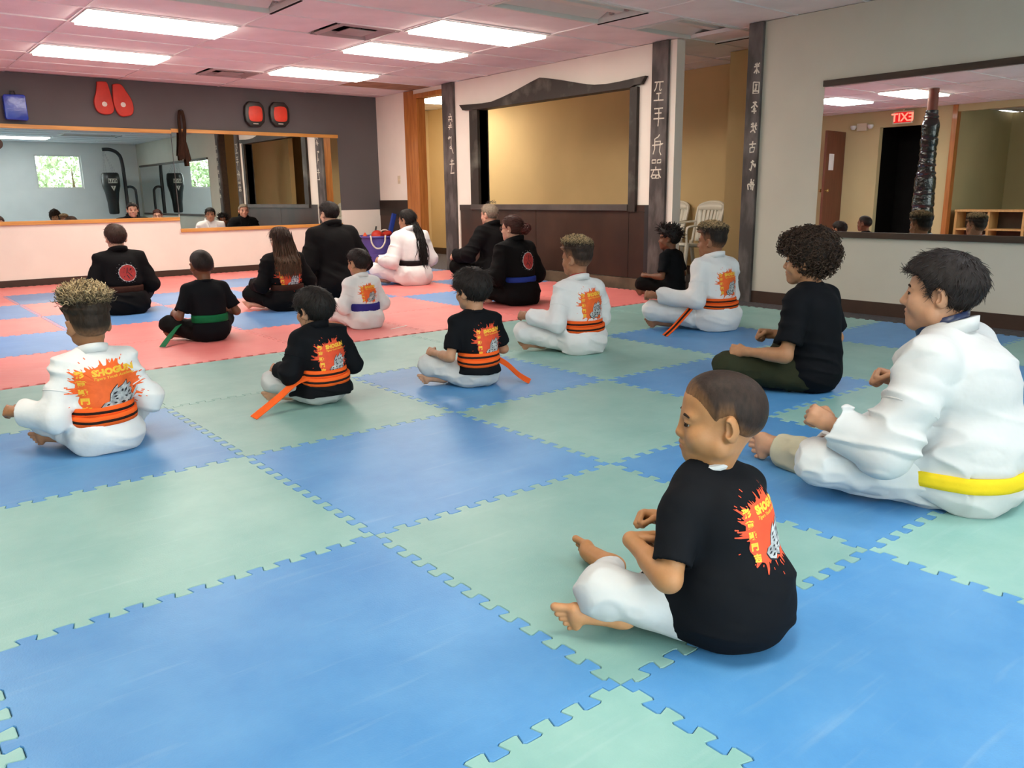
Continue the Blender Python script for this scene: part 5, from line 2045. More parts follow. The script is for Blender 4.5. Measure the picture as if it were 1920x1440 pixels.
PEOPLE = [
 dict(at=(0.335, 0.01), sit=0.592, hs=0.905, yaw=0.0, limb=1.15, skin=(0.42, 0.19, 0.078), top='tee', topm=M_TEE, pants=M_GIW, seed=3,
      label='small boy with cropped hair in black printed shirt and white trousers, nearest the viewer',
      hair=dict(k='buzz', c=(0.024, 0.013, 0.009)), hyaw=0.80, gaze=(0, 0.9, -0.4), hpitch=-0.05, hfwd=-0.03, hx=0.03, chub=0.9, w=1.12, d=1.36, belly=1.4, slump=0.07, lean=0.08, shrug=-0.03,
      drape=0.02, print=dict(c=(0.028, 0.425), s=(0.165, 0.155)), kid=1.0, neckm=M_GIW,
      kL=(-0.345, 0.25, 0.16), fR=((-0.305, 0.165, 0.075), (-0.58, 0.60, 0)), foot=1.18, fL=((0.02, 0.51, 0.05), (-0.01, 0.8, 0)),
      eL=(-0.305, -0.02, 0.295), wL=(-0.25, 0.20, 0.345), lap=(-0.07, 0.10, 0.14, 0.19, 0.15, 0.13), hxL=(1, -0.25, -0.1), hzL=(0, 0.7, 0.7), eR=(0.26, 0.05, 0.27), wR=(-0.03, 0.24, 0.355)),
 dict(at=(1.62, 0.05), sit=0.772, hs=1.02, yaw=0.12, skin=TANS, top='gi', topm=M_GIW, pants=M_GIW, seed=5,
      label='heavy boy in white uniform with yellow belt, cut by the right picture edge',
      hair=dict(k='short', c=(0.015, 0.010, 0.009), t=0.020), chub=1.2, w=1.42, d=1.5, belly=1.2, slump=0.05, lean=0.06, belt_z=0.125, skirt=0.86,
      belt=dict(w=0.045, m=[M_YELB]), hyaw=0.15,
      kL=(-0.38, 0.33, 0.14), kR=(0.36, 0.34, 0.14), fR=((-0.12, 0.50, 0.06), (0.12, 1, 0)), flare=1.2, cuff=0.95, pleg=0.8, foot=1.3, fold=1.1, shin_cuff=True, fL=((0.2, 0.4, 0.05), (0.6, 0.7, 0)),
      eL=(-0.38, 0.11, 0.225), wL=(-0.40, 0.28, 0.29), wR=(0.17, 0.27, 0.36), inner_collar=(M_NAVYC, 0.105, 0.085)),
 dict(at=(2.60, 1.16), sit=0.755, hs=1.0, kid=0.3, sleever=1.1, kL=(-0.33, 0.33, 0.14), eL=(-0.28, 0.0, 0.235), wL=(-0.32, 0.22, 0.235), wR=(0.08, 0.28, 0.28), yaw=0.05, skin=(0.42, 0.20, 0.10), top='tee', topm=M_TEE, pants=M_OLIVE, seed=6,
      label='boy with a big dark curly head of hair, plain black shirt, olive trousers',
      hair=dict(k='afro', c=(0.022, 0.013, 0.010), c2=(0.05, 0.028, 0.018)), hyaw=0.2),
 dict(at=(3.79, 2.66), w=0.95, eR=(0.22, 0, 0.27), sit=0.74, hs=0.97, yaw=-0.22, lyaw=0.22, skin=MID, top='gi', topm=M_GIW_LIFT, pants=M_GIW_LIFT, seed=7,
      label='boy with bleached curls in white printed uniform, orange belt end hanging on a blue mat',
      hair=dict(k='fadecurl', c=(0.02, 0.013, 0.010)), kL=(-0.36, 0.37, 0.16), fR=((-0.24, 0.27, 0.05), (-0.7, 0.65, 0)), wL=(-0.38, 0.32, 0.29), belt_z=0.24, belt=ob([(-0.13, 0.02, 0.225), (-0.20, 0.03, 0.195), (-0.31, 0.035, 0.12), (-0.42, 0.036, 0.05), (-0.51, 0.036, 0.006)], (0, 1, 0.3), a=0.24), print=dict(c=(0.02, 0.40), s=(0.195, 0.205), red=M_PR_ORANGE), hyaw=0.45),
 dict(at=(5.14, 4.19), sit=0.655, hs=0.95, yaw=0.15, skin=DARK, top='tee', topm=M_TEE, pants=M_PANTK, seed=8,
      label='boy with spiky twisted hair in plain black clothes before the wide dark column',
      hair=dict(k='twists', c=(0.010, 0.008, 0.008)), hyaw=0.3),
 dict(at=(2.465, 2.69), nk=0.63, eR=(0.24, -0.01, 0.27), sit=0.69, hs=0.95, yaw=-0.22, lyaw=0.20, skin=(0.36, 0.16, 0.085), top='gi', topm=M_GIW_LIFT, pants=M_GIW_LIFT, seed=9,
      label='boy with bleached curls and a red inner collar in white printed uniform',
      hair=dict(k='fadecurl', c=(0.03, 0.017, 0.012)), kL=(-0.33, 0.34, 0.16), fR=((-0.20, 0.24, 0.05), (-0.72, 0.62, 0)), wL=(-0.34, 0.28, 0.30), belt_z=0.24, belt=ob([(-0.12, 0.07, 0.205), (-0.17, 0.10, 0.20), (-0.21, 0.12, 0.165)], (0.3, 1, 0.5), a=0.2), print=dict(c=(0.03, 0.41), s=(0.195, 0.205), red=M_PR_ORANGE), inner_collar=(M_REDC, 0.085), hyaw=0.4),
 dict(at=(1.405, 2.365), sit=0.60, hs=0.92, yaw=-0.20, lyaw=0.20, skin=TANS, top='tee', topm=M_TEE, pants=M_GIW, seed=10,
      label='boy with black mop hair, short-sleeved black printed shirt, orange belt end behind him',
      hair=dict(k='mop', c=(0.014, 0.010, 0.009), t=0.022), belt_z=0.245, belt=ob([(0.11, -0.03, 0.135), (0.15, -0.07, 0.10), (0.205, -0.10, 0.04), (0.245, -0.14, 0.006)], (0.7, 0.7, 0.3), w=0.055, a=0.22, stripe=False), print=dict(c=(0.05, 0.38), s=(0.18, 0.18)), hem=(0.125, 0), hyaw=0.32),
 dict(at=(0.625, 2.58), nk=0.56, sit=0.55, hs=0.90, yaw=0.05, skin=TANS, top='gi', topm=M_TEE, sleeve=1.0, pants=M_GIW, seed=11,
      label='boy in long-sleeved black printed top, orange belt end hanging onto a green mat',
      hair=dict(k='mop', c=(0.012, 0.009, 0.008), t=0.018, ear=True), belt_z=0.24, belt=ob([(-0.10, -0.06, 0.15), (-0.16, -0.04, 0.135), (-0.257, -0.03, 0.07), (-0.388, -0.048, 0.006)], (0.1, 1, 0.4), stripe=False), print=dict(c=(0.02, 0.38), s=(0.18, 0.18)), hem=(0.09, 0), hyaw=0.25),
 dict(at=(-0.385, 2.50), sit=0.605, eL=(-0.26, -0.06, 0.25), wL=(-0.42, 0.14, 0.27), eR=(0.28, -0.02, 0.27), hs=0.92, yaw=0.0, skin=(0.34, 0.155, 0.075), top='gi', topm=M_GIW_LIFT, pants=M_GIW_LIFT, seed=12,
      label='boy with bleached curls in white printed uniform, nearest the left picture edge',
      hair=dict(k='fadecurl', c=(0.03, 0.018, 0.012), len=0.05), belt_z=0.245, belt=OBELT, print=dict(c=(0.03, 0.39), s=(0.28, 0.23), red=M_PR_ORANGE), hyaw=0.15),
 dict(at=(0.79, 6.77), sit=0.765, hs=0.97, yaw=0.0, skin=FAIR, top='gi', topm=M_GIK, pants=M_PANTK, seed=13,
      label='boy with short brown hair in black uniform with round red patch and brown belt',
      hair=dict(k='short', c=(0.035, 0.018, 0.012), t=0.016), belt_z=0.245, belt=dict(w=0.05, m=[M_BROWNB]), print=dict(c=(0.02, 0.40), s=(0.17,0.17), round=True, red=M_PR_DKRED, label='round red patch with a pale rim')),
 dict(at=(0.85, 4.80), sit=0.628, hs=0.92, yaw=0.0, skin=DARK, top='tee', topm=M_TEE, pants=M_PANTK, seed=14,
      label='boy with cropped hair in plain black shirt and trousers with a green belt',
      hair=dict(k='buzz', c=(0.014, 0.010, 0.009)), w=1.08, kL=(-0.31, 0.30, 0.16), belt_z=0.235, belt=dict(w=0.05, m=[M_GREENB], ends=[dict(pts=[(-0.09, 0.05, 0.15), (-0.16, 0.08, 0.135), (-0.25, 0.03, 0.075), (-0.36, -0.09, 0.008)], wdir=(0.4, 1, 0.4), w=0.04)])),
 dict(at=(1.95, 5.96), sit=0.72, hs=0.95, yaw=0.0, skin=FAIR, top='gi', topm=M_GIK, pants=M_PANTK, seed=15,
      label='girl with long straight brown hair hanging over a black printed uniform',
      hair=dict(k='long', c=(0.030, 0.015, 0.010), tip=(0.10, 0.05, 0.025), z=0.37), belt_z=0.245, belt=dict(w=0.05, m=[M_BROWNB]), print=dict(c=(0.0, 0.36), s=(0.24, 0.22))),
 dict(at=(2.76, 6.56), sit=0.93, hs=1.0, yaw=0.0, skin=FAIR, top='gi', topm=M_GIK, pants=M_PANTK, seed=16,
      label='young man with short dark hair in plain black uniform, facing the mirror',
      hair=dict(k='short', c=(0.014, 0.010, 0.009), t=0.012), hyaw=0.15),
 dict(at=(1.95, 4.55), sit=0.59, hs=0.9, yaw=0.0, skin=TANS, top='gi', topm=M_GIW_LIFT, pants=M_GIW_LIFT, seed=17,
      label='small boy with short dark hair in white printed uniform with wide indigo belt',
      hair=dict(k='short', c=(0.016, 0.011, 0.010), t=0.010), belt_z=0.25, belt=dict(w=0.06, m=[M_NAVYB]), print=dict(c=(0.0, 0.42), s=(0.15, 0.155), red=M_PR_ORANGE), hyaw=0.2),
 dict(at=(3.91, 6.95), sit=0.825, hs=0.96, yaw=0.05, skin=(0.42, 0.21, 0.12), top='gi', topm=M_GIW_LIFT, pants=M_GIW_LIFT, seed=18,
      label='woman with long wavy black ponytail in white uniform with a black belt',
      hair=dict(k='ponytail', c=(0.012, 0.009, 0.008), z=0.22, x=0.06), belt_z=0.245, belt=dict(w=0.055, m=[M_BLACKB]), hyaw=0.3),
 dict(at=(4.70, 6.44), sit=0.875, hs=1.0, yaw=0.1, skin=(0.58, 0.30, 0.21), top='gi', topm=M_GIK, pants=M_PANTK, seed=19,
      label='older man with short grey hair in plain black uniform near the brown panelling',
      hair=dict(k='short', c=(0.20, 0.155, 0.115), t=0.008), hyaw=0.1, eL=(-0.32, 0.05, 0.31), wL=(-0.30, 0.27, 0.285), kL=(-0.25, 0.31, 0.165), fR=((-0.13, 0.22, 0.05), (-0.6, 0.7, 0))),
 dict(at=(3.67, 4.78), sit=0.79, hs=0.96, yaw=0.05, skin=FAIR, top='gi', topm=M_GIK, pants=M_PANTK, seed=20,
      label='woman with reddish hair bun in black uniform with round red patch, blue belt',
      glasses=True, hair=dict(k='bun', c=(0.045, 0.016, 0.012), bc=(0.085, 0.025, 0.02)), belt_z=0.245, belt=dict(w=0.045, m=[M_BLUEB]), print=dict(c=(0.02, 0.42), s=(0.16,0.18), round=True, red=M_PR_DKRED, label='round red patch with a pale rim'), hyaw=0.3),
]
for _sp in PEOPLE:
    person(_sp)
# ================================================================== things on and along the walls
M_VINYLB = mat('blue_vinyl', (0.012, 0.045, 0.42), 0.22, 0.6, var=0.2, vscale=5, bump=0.5, bscale=9)
M_VINYLR = mat('red_vinyl', (0.55, 0.035, 0.018), 0.45, 0.4, var=0.12, vscale=8, bump=0.15, bscale=14)
M_VINYLK = mat('black_vinyl', (0.018, 0.015, 0.013), 0.35, 0.5, var=0.2, vscale=8, bump=0.2, bscale=14)
M_WDISC = mat('white_disc', (0.72, 0.66, 0.58), 0.5, 0.3, var=0.05, vscale=20)
M_BELTBR = mat('old_brown_belts', (0.038, 0.018, 0.010), 0.85, 0.15, var=0.35, vscale=20, stretch=(5, 5, 0.6))
M_TUB = mat('violet_blue_plastic', (0.095, 0.075, 0.32), 0.35, 0.5, var=0.12, vscale=7)
M_ROPE = mat('white_rope', (0.78, 0.72, 0.60), 0.8, 0.2, var=0.1, vscale=60, bump=0.4, bscale=120)
M_RESIN = mat('white_resin', (0.74, 0.70, 0.60), 0.3, 0.5, var=0.05, vscale=6)
M_FOAMB = mat('blue_foam_pad', (0.02, 0.05, 0.30), 0.6, 0.3, var=0.12, vscale=8)

# blue kick shield hanging at the picture's left edge
t = thing('kick_shield', 'shiny blue vinyl kick shield above the mirror at the left picture edge', 'kick shield', (0.68, YW, 1.89))
pl = [(0.572, 1.905), (0.585, 1.888), (0.79, 1.883), (0.803, 1.90), (0.800, 2.15), (0.785, 2.165), (0.59, 2.158), (0.575, 2.14)]
MB().prism(pl, YW-0.105, YW-0.004, 'y').build('pad', M_VINYLB, rel=t, bevel=0.018, seg=3, smooth=True)
MB().tube([(0.66, YW-0.05, 2.155), (0.665, YW-0.05, 2.20), (0.70, YW-0.05, 2.205), (0.71, YW-0.05, 2.155)], 0.009, 8).build('hanging_loop', M_VINYLK, rel=t, smooth=True)
MB().box(0.60, 0.78, YW-0.1075, YW-0.103, 2.00, 2.012).build('seam', M_VINYLB, rel=t, bevel=0.002)

t = thing('paddle', 'dark round paddle hanging before the left mirror at the picture edge', 'paddle', (0.455, YW-0.04, 1.56))
MB().prism([(0.455+0.062*math.cos(a), 1.622+0.062*math.sin(a)) for a in np.linspace(0, 6.283, 33)[:-1]], YW-0.06, YW-0.036, 'y').build('blade', mat('dark_brown_leather', (0.05, 0.022, 0.014), 0.5, 0.4, var=0.2, vscale=20), rel=t, bevel=0.006)
MB().tube([(0.455, YW-0.048, 1.68), (0.455, YW-0.048, 1.86)], 0.010, 8).build('handle', M_VINYLK, rel=t, smooth=True)


def mitt(lab, pts, dc):
    P = smooth_path([np.array(p) for p in pts]+[np.array(pts[0])], 48)[:-1]
    cx, cz = np.mean(P, 0)
    t = thing('focus_mitt', lab, 'focus mitt', (cx, YW, cz))
    MB().prism([tuple(p) for p in P], YW-0.055, YW-0.004, 'y').build('pad', M_VINYLR, rel=t, bevel=0.014, seg=3, smooth=True)
    MB().prism([(dc[0]+0.029*math.cos(a), dc[1]+0.029*math.sin(a)) for a in np.linspace(0, 6.283, 25)[:-1]], YW-0.0585, YW-0.054, 'y').build('target_disc', M_WDISC, rel=t, bevel=0.001)
    MB().tube([tuple((a-np.array([cx, cz]))[0:1]*0.97+cx)+(YW-0.035,)+tuple((a-np.array([cx, cz]))[1:2]*0.985+cz) for a in P], 0.0085, 6, closed=True).build('piping', mat('dark_red_piping', (0.25, 0.02, 0.012), 0.5, var=0.1, vscale=20), rel=t, smooth=True)


mitt('left one of two red slipper-shaped focus mitts with a white disc', [(1.589, 2.366), (1.66, 2.372), (1.70, 2.355), (1.727, 2.216), (1.742, 2.10), (1.735, 2.035), (1.696, 2.004), (1.63, 1.998), (1.565, 2.020), (1.536, 2.08), (1.535, 2.16), (1.57, 2.26)], (1.643, 2.113))
mitt('right one of two red slipper-shaped focus mitts with a white disc', [(1.76, 2.345), (1.81, 2.358), (1.863, 2.345), (1.91, 2.27), (1.955, 2.19), (1.972, 2.10), (1.955, 2.02), (1.90, 1.990), (1.82, 1.985), (1.778, 2.03), (1.748, 2.13), (1.752, 2.25)], (1.855, 2.118))


def kick_target(lab, cx, cz):
    t = thing('kick_target', lab, 'kick target', (cx, YW, cz))
    o = [(-0.075, 0.16), (0.075, 0.16), (0.13, 0.10), (0.142, 0.0), (0.13, -0.10), (0.07, -0.162), (-0.07, -0.162), (-0.13, -0.10), (-0.142, 0.0), (-0.13, 0.10)]
    MB().prism([(cx+a, cz+b) for a, b in o], YW-0.075, YW-0.004, 'y').build('body', M_VINYLK, rel=t, bevel=0.014, seg=3, smooth=True)
    q = [(-0.085, 0.085), (0.0, 0.100), (0.085, 0.085), (0.102, 0.0), (0.085, -0.085), (0.0, -0.100), (-0.085, -0.085), (-0.102, 0.0)]
    MB().prism([(cx+0.005+a*0.95, cz+0.002+b) for a, b in smooth_path([np.array(p) for p in q+[q[0]]], 41)[:-1]], YW-0.082, YW-0.073, 'y').build('red_face', mat('bright_red_face', (0.80, 0.06, 0.03), 0.4, 0.4, var=0.08, vscale=12), rel=t, bevel=0.003, smooth=True)
    MB().box(cx-0.035, cx+0.035, YW-0.0775, YW-0.0745, cz-0.132, cz-0.122).build('maker_strip', M_CHALK, rel=t)


kick_target('left one of two black kick targets with red faces', 3.512, 2.088)
kick_target('right one of two black kick targets with red faces', 3.868, 2.100)

# bundle of belts looped over a hook between the mirrors
t = thing('hanging_belts', 'bundle of old brown belts looped over a hook between the two mirrors', 'belts', (2.53, YW, 2.08))
r_ = np.random.default_rng(3)
for k in range(9):
    a = r_.uniform(-0.03, 0.03)
    b = -0.055+0.014*k+r_.uniform(-0.006, 0.006)
    zb = 1.40+r_.uniform(0, 0.16)
    y = YW-0.040-0.006*(k % 4)
    pts = smooth_path([np.array(p) for p in [(2.545+a*0.3, y+0.02, 2.085), (2.512+0.05*(k % 2), y, 2.02), (2.505+0.062*(k % 2), y, 1.86), (2.525+b*0.55, y-0.008, 1.70), (2.53+b, y-0.004, 1.55), (2.535+b*1.15, y, zb)]], 16)
    v, f = ribbon(pts, (1, 0.35*(-1)**k, 0), 0.036, 0.004)
    me = bpy.data.meshes.new('belt_strand')
    me.from_pydata([tuple(q-np.array([2.53, YW, 2.08])) for q in v], [], f)
    link('belt_strand', me, M_BELTBR, t)
MB().tube([(2.545, YW-0.001, 2.085), (2.545, YW-0.045, 2.085), (2.545, YW-0.055, 2.10)], 0.006, 8).build('hook', M_BLACKM, rel=t, smooth=True)

# ------------------------------------------------------------------ tub with training gear in the corner
tc = (5.00, 9.60)
t = thing('tub', 'violet-blue plastic tub with white rope handles in the corner', 'tub', (tc[0], tc[1], -0.021))
prof = [(0.205, 0.0), (0.225, 0.004), (0.238, 0.10), (0.250, 0.20), (0.254, 0.203), (0.256, 0.212), (0.262, 0.30), (0.275, 0.415), (0.300, 0.425), (0.305, 0.44), (0.298, 0.452),
        (0.272, 0.452), (0.262, 0.44), (0.248, 0.30), (0.232, 0.10), (0.20, 0.02)]
MB().lathe(prof, (0, 0, 0), 48).build('tub_body', M_TUB, t, smooth=True)
for sg, ang in ((1, -2.05), (1, 1.1)):
    cxr, cyr = math.cos(ang), math.sin(ang)
    tx, ty = -cyr, cxr
    pts = []
    for s_, rr, z in ((-0.105, 0.27, 0.455), (-0.10, 0.312, 0.43), (-0.092, 0.318, 0.36), (-0.05, 0.315, 0.295), (0.0, 0.315, 0.28), (0.05, 0.315, 0.30), (0.092, 0.318, 0.37), (0.10, 0.312, 0.435), (0.105, 0.27, 0.455)):
        pts.append(np.array([cxr*rr+tx*s_, cyr*rr+ty*s_, z]))
    MB().tube([tuple(p) for p in smooth_path(pts, 30)], 0.0115, 8).build('rope_handle', M_ROPE, t, smooth=True)


def blob_thing(name, lab, cat, at, prims, m, h=0.008, extra=None):
    V, F = solid(prims, h)
    me = mesh_np(name, V, F)
    o = link(name, me, m, None, True)
    o.location = at
    tag(o, lab, cat)
    return o


blob_thing('boxing_glove', 'round red padded glove lying on top in the middle of the tub', 'glove', (tc[0]-0.06, tc[1]-0.10, 0.40),
           [el((0, 0, 0.035), (0.085, 0.075, 0.075)), el((0.07, 0.02, 0.02), (0.07, 0.055, 0.05), None, 0.03), rc((-0.06, -0.05, 0.01), (0.0, -0.08, 0.02), 0.03, 0.028, 0.012), rc((0.1, 0.03, 0.01), (0.16, 0.05, -0.01), 0.045, 0.05, 0.03)], M_VINYLR)
o = blob_thing('boxing_glove', 'red glove with a white cuff on the right side of the tub', 'glove', (tc[0]+0.12, tc[1]-0.02, 0.42),
               [el((0, 0, 0.02), (0.10, 0.055, 0.04), rot(0.2, 0, -0.3)), el((0.06, 0.0, 0.035), (0.05, 0.05, 0.035), None, 0.02), rc((-0.02, -0.05, 0.02), (0.05, -0.055, 0.03), 0.022, 0.02, 0.01)], M_VINYLR)
c_ = MB().tube([tuple(p) for p in smooth_path([np.array((-0.11, 0, -0.01)), np.array((-0.06, 0.0, 0.07)), np.array((0.01, 0, 0.085)), np.array((0.06, 0, 0.065))], 12)], 0.010, 8).build('cuff', M_WDISC, o, smooth=True)
blob_thing('sports_cone', 'small orange-red cone tip at the left rim of the tub', 'sports cone', (tc[0]-0.215, tc[1]-0.03, 0.395),
           [rc((0, 0, 0.0), (0, 0, 0.075), 0.055, 0.012)], mat('orange_cone', (0.62, 0.075, 0.015), 0.5, 0.4, var=0.1, vscale=10))
tag(MB().tube([(0, 0, 0), (0.035, 0.0, 0.13), (0.045, 0, 0.17)], [0.013, 0.014, 0.012], 10).build('training_stick', M_VINYLK, smooth=True, bevel=0.002, loc=None), 'short dark stick poking up out of the tub', 'stick').location = (tc[0]-0.035, tc[1]+0.03, 0.39)
t2 = thing('foam_pad', 'long blue foam pad leaning out of the tub to the right', 'pad', (tc[0]+0.17, tc[1]+0.10, 0.10))
MB().box(-0.035, 0.035, -0.02, 0.02, 0, 0.66, rot=Matrix.Rotation(0.30, 3, 'Y'), piv=(0, 0, 0)).build('pad', M_FOAMB, t2, bevel=0.012, seg=3, smooth=True)
tag(MB().box(-0.036, 0.036, -0.021, 0.021, 0.20, 0.23, rot=Matrix.Rotation(0.30, 3, 'Y'), piv=(0, 0, 0)).build('strap', M_VINYLK, t2), 'black strap')
t2 = thing('gear_bag', 'black bag with a thick curved strap against the dark panelling', 'bag', (5.245, 9.28, -0.021))
V, F = solid([el((0, 0, 0.22), (0.15, 0.13, 0.22)), el((0, -0.02, 0.10), (0.16, 0.13, 0.12), None, 0.08), FLOOR_CUT], 0.012)
link('bag_body', mesh_np('bag_body', V, F), M_VINYLK, t2, True)
MB().tube([tuple(p) for p in smooth_path([np.array(p) for p in [(-0.08, -0.03, 0.30), (-0.07, -0.06, 0.45), (0.0, -0.07, 0.53), (0.07, -0.08, 0.47), (0.10, -0.11, 0.30), (0.09, -0.12, 0.12)]], 22)], 0.022, 8, flat=0.5).build('strap', M_VINYLK, t2, smooth=True)

# tape strip on the red mats, scrap at the baseboard
tag(MB().box(-0.10, 0.10, -0.006, 0.006, 0.0008, 0.0016).build('tape_strip', M_PAPER), 'thin white strip lying on the red mats by the indigo-belted boy', 'strip').location = (2.13, 4.345, 0.0)
bpy.data.objects['tape_strip'].rotation_euler = (0, 0, 0.37)
tag(MB().box(-0.05, 0.05, -0.008, 0.008, 0.0008, 0.0016).build('paper_scrap', M_PAPER), 'tiny white scrap on the red mat by the mirror wall baseboard', 'scrap').location = (3.12, 10.05, 0.0)

# tangled wire on the sill
w_ = MB()
r_ = np.random.default_rng(8)
for k in range(6):
    c0 = np.array([0, -0.09+0.035*k, 0.0])
    w_.tube([tuple(p) for p in smooth_path([c0, c0+np.array([0.01, 0.012, 0.035*r_.uniform(0.6, 1.2)]), c0+np.array([0, 0.03, 0.012]), c0+np.array([0.012, 0.045, 0.05*r_.uniform(0.5, 1)])], 12)], 0.0032, 5)
o = tag(w_.build('wire_tangle', M_BLACKM, smooth=True), 'small tangle of dark wire on the sill of the gabled opening', 'wire')
o.location = (XW+0.07, 7.50, 0.872)

# ------------------------------------------------------------------ resin chairs in the back room
def resin_chair(lab, at, rz):
    t = thing('resin_chair', lab, 'chair', (*at, -0.021), rz, 'white resin chairs in the back room')
    s = MB()
    n = 9
    V, F = [], []
    for i in range(n):
        for j in range(n):
            a, b = i/(n-1)*2-1, j/(n-1)*2-1
            x = 0.235*a*(1-0.10*(b < 0)*(-b))
            y = 0.225*b
            V.append((x, y, 0.425-0.018*(1-a*a)*(1-b*b)-0.02*max(0, -b-0.0)+0.012*max(0, b)))
    for i in range(n-1):
        for j in range(n-1):
            F.append((i*n+j, (i+1)*n+j, (i+1)*n+j+1, i*n+j+1))
    s.add(V, F)
    so = s.build('seat', M_RESIN, t, smooth=True)
    md = so.modifiers.new('thick', 'SOLIDIFY')
    md.thickness = 0.03

    def bk(a, h):           # back surface: a in -1..1, h in 0..1, rear of the chair is -y
        wd = 0.225+0.025*h-0.05*max(0, h-0.75)
        return np.array([wd*a, -0.215-0.105*h-0.035*(1-a*a), 0.42+0.47*h])
    # outer rim
    rim = [bk(-1, h) for h in np.linspace(0.0, 0.86, 8)]+[bk(a, 0.86+0.14*math.sqrt(max(0, 1-a*a))) for a in np.linspace(-0.92, 0.92, 13)]+[bk(1, h) for h in np.linspace(0.86, 0.0, 8)]
    MB().tube([tuple(p) for p in rim], 0.017, 8).build('back_rim', M_RESIN, t, smooth=True)
    top = MB()
    V, F = [], []
    for i in range(13):
        a = -0.95+1.9*i/12
        V += [tuple(bk(a, 0.80)), tuple(bk(a, 0.86+0.13*math.sqrt(max(0, 1-a*a))))]
    F = [(2*i, 2*i+2, 2*i+3, 2*i+1) for i in range(12)]
    o = top.add(V, F).build('top_rail', M_RESIN, t, smooth=True)
    o.modifiers.new('thick', 'SOLIDIFY').thickness = 0.018
    for k in range(7):
        a0 = -0.86+0.287*k
        wdt = 0.10 if k not in (0, 6) else 0.13
        m = MB()
        V = []
        for h in np.linspace(0.03, 0.82, 8):
            q = a0*(0.80+0.2*h)
            V += [tuple(bk(q-wdt, h)), tuple(bk(q+wdt, h))]
        m.add(V, [(2*i, 2*i+1, 2*i+3, 2*i+2) for i in range(7)])
        o = m.build('back_slat', M_RESIN, t, smooth=True)
        o.modifiers.new('thick', 'SOLIDIFY').thickness = 0.012
    for sx in (-1, 1):
        arm = smooth_path([bk(sx*1.0, 0.52), np.array([sx*0.275, -0.17, 0.655]), np.array([sx*0.285, 0.02, 0.635]), np.array([sx*0.275, 0.17, 0.625]), np.array([sx*0.262, 0.215, 0.59]), np.array([sx*0.25, 0.20, 0.42])], 22)
        MB().tube([tuple(p) for p in arm], 0.024, 8, flat=0.55).build('armrest', M_RESIN, t, smooth=True)
        MB().tube([(sx*0.245, 0.19, 0.44), (sx*0.262, 0.225, 0.2), (sx*0.272, 0.245, 0.001)], [0.026, 0.022, 0.018], 8).build('leg', M_RESIN, t, smooth=True)
        MB().tube([(sx*0.225, -0.20, 0.44), (sx*0.245, -0.25, 0.2), (sx*0.255, -0.285, 0.001)], [0.026, 0.022, 0.018], 8).build('leg', M_RESIN, t, smooth=True)
    return t


resin_chair('white resin armchair with a slatted back, in the opening between the lettered columns', (6.62, 5.20), 1.30)
resin_chair('white resin armchair mostly hidden behind the wide dark column', (6.80, 5.86), 1.45)

# ================================================================== what the mirrors show behind the viewer
# wrapped post
t = thing('wrapped_post', 'ceiling post wrapped in shiny black plastic, seen in the right wall mirror', 'post', (-0.85, 4.85, 0))
r_ = np.random.default_rng(2)
pr_ = [(0.155, 0.001)]
z = 0.02
while z < 2.10:
    pr_.append(((0.150 if z < 1.0 else 0.150-0.035*min(1, (z-1.0)/0.4))+r_.uniform(-0.010, 0.010)-0.03*max(0, (z-1.9)/0.2), z))
    z += r_.uniform(0.018, 0.04)
pr_.append((0.085, 2.11))
MB().lathe(pr_, (0, 0, 0), 22).build('plastic_wrap', mat('shiny_black_plastic', (0.012, 0.012, 0.013), 0.12, 0.7, var=0.2, vscale=9, bump=0.8, bscale=22), t, smooth=True)
MB().lathe([(0.072, 2.09), (0.072, HC-0.004)], (0, 0, 0), 20).build('pipe', mat('red_brown_pipe', (0.20, 0.065, 0.045), 0.5, 0.4, var=0.1, vscale=8), t, smooth=True)

# exit sign
t = thing('exit_sign', 'red lit EXIT sign hanging from the ceiling, seen in the right wall mirror', 'sign', (-3.4, 6.53, HC))
MB().box(-0.02, 0.02, -0.18, 0.18, -0.27, -0.05).build('housing', M_IVORY, t, bevel=0.006)
MB().box(-0.01, 0.01, -0.01, 0.01, -0.05, -0.002).build('hanger', M_IVORY, t)
MB().box(0.0202, 0.0222, -0.155, 0.155, -0.25, -0.07).build('face', emis('exit_red_face', (0.8, 0.02, 0.02), 0.9), t)
Vt, Ft = text2d('EXIT', 0.20, 0, -0.225, 0, 'CENTER', 0.004)
me = bpy.data.meshes.new('lettering')
me.from_pydata([(0.0236, float(a), float(b)) for a, b in Vt], [], Ft)
link('lettering', me, emis('exit_letters', (1.0, 0.12, 0.08), 3.0), t)

t = thing('emergency_light', 'twin-headed emergency light on the tan wall, seen in the right wall mirror', 'light', (XL, 7.38, 2.15))
MB().box(0.001, 0.07, -0.10, 0.10, -0.07, 0.07).build('housing', M_IVORY, t, bevel=0.008)
for sy in (-1, 1):
    MB().lathe([(0.03, -0.04), (0.055, 0.0), (0.055, 0.03), (0.05, 0.035)], (0.06, sy*0.17, 0.0), 16).build('lamp_head', M_METW, t, smooth=True)

